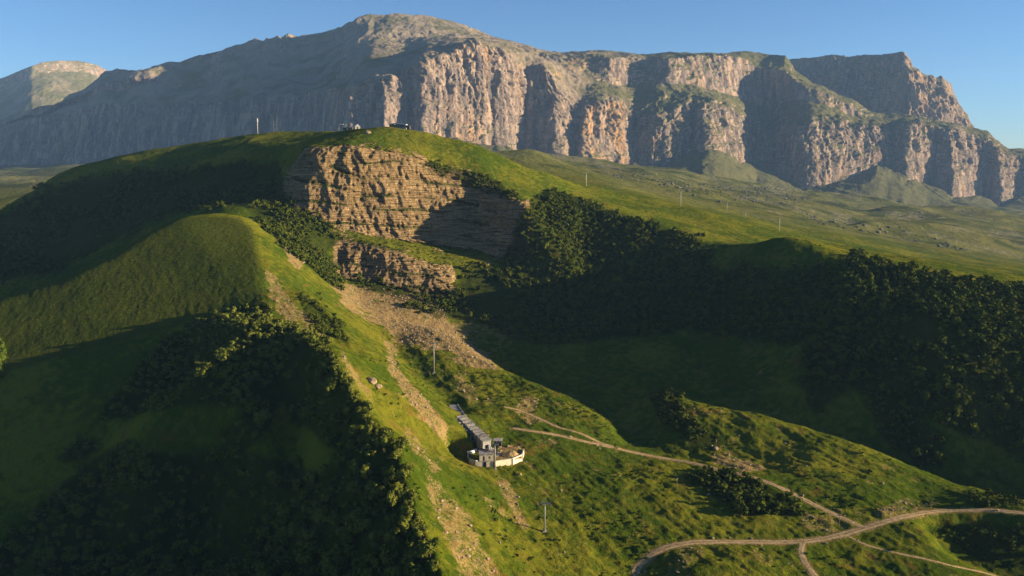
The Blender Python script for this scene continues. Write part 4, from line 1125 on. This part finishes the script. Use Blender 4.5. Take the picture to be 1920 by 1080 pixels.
# long hall climbing the slope
A_ = yp(913, 846); B_ = at(864, 786)
ax = (B_ - A_); Lh = math.hypot(ax.x, ax.y); rz = math.atan2(ax.y, ax.x)
zB = B_.z - A_.z
e = empty("loading_hall", A_, "long grey concrete lift hall climbing the slope behind the house", "building", None, rz)
def sl(x): return zB * x / Lh
def ramp_box(x0, x1, y0, y1, h0, h1, b0, b1, n_=14, amp=0.0, seed=0):
    co, q = [], []
    for i in range(n_):
        x = x0 + (x1 - x0) * i / (n_ - 1); f = i / (n_ - 1)
        zt_ = sl(x) + h0 + (h1 - h0) * f; zb__ = sl(x) + b0 + (b1 - b0) * f
        co += [(x, y0, zb__), (x, y1, zb__), (x, y1, zt_), (x, y0, zt_)]
    for i in range(n_ - 1):
        for k in range(4): q.append((i * 4 + k, i * 4 + 4 + k, i * 4 + 4 + (k + 1) % 4, i * 4 + (k + 1) % 4))
    q.append((0, 1, 2, 3)); m_ = (n_ - 1) * 4; q.append((m_, m_ + 3, m_ + 2, m_ + 1))
    co = np.array(co, float)
    if amp:
        for k in range(3): co[:, k] += amp * pn(co[:, 0] * .8 + seed + 9 * k, co[:, 1] * .8, co[:, 2] * .8)
    return co, np.array(q), None
part("wall", [ramp_box(0, Lh, 1.9, 2.2, 5.2, 1.4, -2, -2), ramp_box(0, Lh, -2.2, -1.9, 5.2, 1.4, -2, -2), bxa(-.003, .3, -1.9, -1.0, -1, 4.9), bxa(-.003, .3, 1.0, 1.9, -1, 4.9), bxa(-.003, .3, -1.0, 1.0, 3.2, 4.9)], concm, e)
part("roof", [ramp_box(-.5, Lh * .5, -2.5, 2.5, 5.6, 3.7, 5.22, 3.32, 26, .32, 2)], rubble, e)
part("broken_roof", [ramp_box(Lh * .5 + .05, Lh, -2.3, 2.2, 3.5, 1.6, 3.0, 1.2, 26, .6, 7)] + [(ROCKS[i % 6] * rng.uniform(.3, .7) + np.array([Lh * rng.uniform(.5, 1), rng.uniform(-2, 2), 0]), None, rf) for i in range(0)], rubble, e)
for k in range(6):
    x_ = 2.5 + k * Lh * .13; zz = 5.3 - 3.9 * x_ / Lh
    part("portal_frame", [tube([(x_, -2.6, sl(x_) + zz - 4), (x_, -2.6, sl(x_) + zz + 1.5)], [.11, .11], 5), tube([(x_, 2.6, sl(x_) + zz - 4), (x_, 2.6, sl(x_) + zz + 1.5)], [.11, .11], 5), tube([(x_, -2.7, sl(x_) + zz + 1.5), (x_, 2.7, sl(x_) + zz + 1.5)], [.12, .12], 5)], darkst, e)
part("gantry", [tube([(3, -2.0, 5.0), (3, -2.0, 7.2)], [.09, .09], 5), tube([(3, 2.0, 5.0), (3, 2.0, 7.2)], [.09, .09], 5), tube([(3, -2.1, 7.2), (3, 2.1, 7.2)], [.09, .09], 5), tube([(7, -2.0, 4.5), (7, -2.0, 6.6)], [.09, .09], 5), tube([(7, -2.1, 6.6), (3, -2.1, 7.2)], [.08, .08], 5)], rustm, e)
C_ = at(849, 760)
e2 = empty("rubble_ramp", B_, "grey rubble ramp running uphill from the back of the lift hall", "ramp", None, math.atan2(C_.y - B_.y, C_.x - B_.x))
L2 = math.hypot(C_.x - B_.x, C_.y - B_.y); zB, Lh = C_.z - B_.z, L2
part("ramp_bed", [ramp_box(-1, L2, -2.4, 2.4, .9, .4, -1.5, -1.5, 26, .5, 4)], rubble, e2)
part("kerb", [ramp_box(0, L2, -2.9, -2.5, 1.3, .7, -1.5, -1.5, 20, .25, 14)], concm, e2)
# side shed
sp_ = at(933, 838); sp_.z = max(sp_.z, YZ)
e = empty("side_shed", sp_, "small dark shed with flat grey roof right of the lift hall", "shed", None, R(-4))
part("wall", [bxa(-1.9, 1.9, 0, 3.4, -1.2, 2.9)], darkst, e); part("roof", [rough_box(-2.2, 2.2, -.3, 3.7, 2.903, 3.2, .05, 21)], concm, e)
part("door", [bxa(-.6, .5, -.06, -.003, -1.0, 1.9)], rustm, e)
# earth heap in the yard
mp = yp(958, 853)
g = np.linspace(-1, 1, 34); GX, GY = np.meshgrid(g, g); rr = np.hypot(GX, GY)
hz = 2.1 * (1 - sstep(rr, .1, 1.0)) * (1 + .35 * pn(GX * 2, GY * 2, 4)) - .25
hz += .15 * pn(GX * 7, GY * 7, 1)
heap = link("earth_heap", mesh_arrays("earth_heap", np.stack([GX * 5.2, GY * 4.2, hz], -1).reshape(-1, 3), grid_quads(34, 34), None, flat_mat("dry_earth", (.24, .16, .07), (.42, .31, .14), 1.5, .95, .05, bump=.2)))
heap.location = mp; heap['label'] = "yellow brown heap of earth and dry weeds in the yard"; heap['category'] = "earth heap"
rb = []
for i in range(46):
    a, d = rng.uniform(0, 6.28), rng.uniform(0, 1) ** .6
    s_ = rng.uniform(.2, .6)
    rb.append((ROCKS[int(rng.integers(6))] * s_ + np.array([d * 4.2 * math.cos(a), d * 2.6 * math.sin(a), s_ * .3]), None, rf))
thing1("rubble_pile", rb, rubble, yp(931, 852), "grey rubble pile between the cream house and the earth heap", "rubble")['kind'] = 'stuff'
# fallen blocks along the hall
rb = []
for i in range(70):
    t_ = rng.uniform(-.05, 1.0); s_ = rng.uniform(.25, .85); sd2 = rng.choice([-1, 1]) * rng.uniform(2.6, 4.2)
    x_ = A_.x + (B_.x - A_.x) * t_ + math.sin(rz) * -sd2; y_ = A_.y + (B_.y - A_.y) * t_ + math.cos(rz) * sd2
    rb.append((ROCKS[int(rng.integers(6))] * s_ + np.array([x_, y_, float(zat(x_, y_)[0]) + .1]), None, rf))
thing1("demolition_rubble", rb, rubble, (0, 0, 0), "broken grey concrete blocks strewn along both sides of the lift hall", "rubble")['kind'] = 'stuff'
# ------------------------------------------------------------------ on the hilltop
def crest(u, y0=760, y1=1010):
    ys = np.linspace(y0, y1, 400); s = (u - 960) / F; k = zat(s * ys, ys) / ys
    y = float(ys[int(np.argmax(k))]); return Vector((s * y, y, float(zat(s * y, y)[0])))
lp = crest(750); lp.y += 4; lp.z = float(zat(lp.x, lp.y)[0])
e = empty("hilltop_lodge", lp, "low dark glazed lodge with white curved roof on the summit", "building", None, R(-3))
n_ = 16; xs_ = np.linspace(-9.5, 9.0, n_)
co, q = [], []
for i, x_ in enumerate(xs_):
    f = (x_ + 9.5) / 18.5; zt_ = 4.0 + 1.5 * math.sin(math.pi * min(1, f * 1.05)) * (1 - .25 * f)
    co += [(x_, -4.6, zt_ - .55), (x_, 4.6, zt_ - .55), (x_, 4.6, zt_), (x_, -4.6, zt_)]
for i in range(n_ - 1):
    for k in range(4): q.append((i * 4 + k, i * 4 + 4 + k, i * 4 + 4 + (k + 1) % 4, i * 4 + (k + 1) % 4))
q += [(0, 1, 2, 3), (n_ * 4 - 4, n_ * 4 - 1, n_ * 4 - 2, n_ * 4 - 3)]
part("roof", [(np.array(co), np.array(q), None)], whitem, e)
part("glass_front", [bxa(-8.6, 8.2, -3.9, -3.8, .3, 3.9)], glassm, e)
part("wall", [bxa(-8.7, 8.3, -3.75, 4.0, -1.0, 3.6), bxa(8.3, 12.5, -3.2, 3.5, -1.0, 2.6)], darkst, e)
for x_ in np.linspace(-8.4, 8.0, 9): part("mullion", [bxa(x_ - .07, x_ + .07, -4.02, -3.92, .3, 3.9)], steelm, e)
part("terrace", [bxa(-10.5, 9.5, -6.5, -4.05, -1.5, .28)], concm, e)
hp2 = crest(657); hp2.y += 4; hp2.z = float(zat(hp2.x, hp2.y)[0])
e = empty("summit_hut", hp2, "small dark flat roofed hut left of the summit lodge", "hut")
part("wall", [bxa(-5, 5, -2, 2, -1, 2.6)], darkst, e); part("roof", [bxa(-5.4, 5.4, -2.4, 2.4, 2.603, 2.95)], steelm, e); part("door", [bxa(-1, .1, -2.06, -2.003, -.2, 2.0)], palest, e)
gp2 = crest(675); gp2.y += 3; gp2.z = float(zat(gp2.x, gp2.y)[0])
e = empty("summit_cabin", gp2, "pale gabled cabin between the dark hut and the lodge", "cabin", None, R(10))
part("wall", [bxa(-2.6, 2.6, -2.2, 2.2, -1, 2.2)], creamm, e)
part("roof", [(np.array([(-3, -2.6, 2.2), (3, -2.6, 2.2), (3, 2.6, 2.2), (-3, 2.6, 2.2), (0, -2.6, 5.0), (0, 2.6, 5.0)], float), np.array([(0, 3, 5, 4), (1, 4, 5, 2), (0, 1, 2, 3)]), np.array([(0, 4, 1), (2, 5, 3)]))], whitem, e)
part("door", [bxa(-.5, .5, -2.26, -2.203, -.3, 1.8)], darkst, e)
cp = crest(645); cp.y += 8; cp.z = float(zat(cp.x, cp.y)[0])
e = empty("lift_canopy", cp, "open pale canopy on thin posts at the upper lift end", "canopy")
part("roof", [bxa(-5, 5, -2, 2, 6.4, 6.7), bxa(-1.5, 1.5, -1.2, 1.2, 6.703, 7.4)], palest, e)
for x_, y_ in ((-3.8, -1.5), (3.8, -1.5), (-3.8, 1.5), (3.8, 1.5)): part("post", [tube([(x_, y_, -1), (x_, y_, 6.39)], [.14, .14], 6)], steelm, e)
part("bullwheel", [tube([(0, 0, 5.0), (0, 0, 5.25)], [1.9, 1.9], 18)], darkst, e)
mp_ = crest(491); mp_.y += 2; mp_.z = float(zat(mp_.x, mp_.y)[0])
greym = flat_mat("weathered_white", (.34, .33, .31), (.48, .47, .44), 1.5)
e = empty("mobile_mast", mp_, "stout white mast with a thick head on the left skyline", "mast")
hm_ = px_h(mp_, 27)
part("mast_tube", [tube([(0, 0, -1), (0, 0, hm_ * .4), (.15, 0, hm_ * .72)], [.42, .48, .55], 8)], greym, e, True)
part("antenna_head", [tube([(.15, 0, hm_ * .72), (.15, 0, hm_ * .76), (.2, 0, hm_ * .97), (.2, 0, hm_)], [.6, .9, .9, .4], 8)], greym, e, True)
part("footing", [bxa(-1, 1, -1, 1, -1.2, .3)], concm, e)
for (u, hp_, lab) in ((521, 24, "thin lattice mast, shorter of the pair on the left skyline"), (526, 30, "thin leaning lattice mast, taller of the pair on the left skyline")):
    q = crest(u); q.y += 2; q.z = float(zat(q.x, q.y)[0]); hh = px_h(q, hp_)
    lean = 0.0 if u == 521 else .9
    e = empty("lattice_mast", q, lab, "mast", "thin lattice masts on the left skyline")
    part("leg", [tube([(a_, b_, -1), (a_ * .3 + lean, b_ * .3, hh)], [.09, .06], 5) for a_, b_ in ((-.5, -.35),)], steelm, e)
    part("leg", [tube([(.5, -.35, -1), (.15 + lean, -.1, hh)], [.09, .06], 5)], steelm, e); part("leg", [tube([(0, .5, -1), (lean, .15, hh)], [.09, .06], 5)], steelm, e)
    part("bracing", [tube([((-.5 if i % 2 else .5) * (1 - .7 * i / 10) + lean * i / 10, -.33 * (1 - .7 * i / 10), hh * i / 10), ((.5 if i % 2 else -.5) * (1 - .7 * (i + 1) / 10) + lean * (i + 1) / 10, -.33 * (1 - .7 * (i + 1) / 10), hh * (i + 1) / 10)], [.04, .04], 4) for i in range(10)], steelm, e)
# ------------------------------------------------------------------ the air
zb0, zt0 = float(min(Z.min(), -300)) - 20, 1010.0
def box_mesh(name, x0, x1, y0, y1, z0, z1, mat):
    c = np.array([(x, y, z) for z in (z0, z1) for y in (y0, y1) for x in (x0, x1)], float)
    q = [(0, 2, 3, 1), (4, 5, 7, 6), (0, 1, 5, 4), (2, 6, 7, 3), (0, 4, 6, 2), (1, 3, 7, 5)]
    return mesh_arrays(name, c, quads=np.array(q), mat=mat, smooth=False)
hm = bpy.data.materials.new("haze_air"); hm.use_nodes = True
hn = hm.node_tree; hn.nodes.clear()
out = hn.nodes.new("ShaderNodeOutputMaterial"); pv = hn.nodes.new("ShaderNodeVolumePrincipled")
pv.inputs["Color"].default_value = (.34, .58, 1.0, 1)
pv.inputs["Density"].default_value = 3.3e-5
pv.inputs["Anisotropy"].default_value = 0.0
hn.links.new(pv.outputs[0], out.inputs["Volume"])
haze = link("haze", box_mesh("haze", -8600, 8600, -60, 9800, zb0, zt0, hm), kind='stuff')
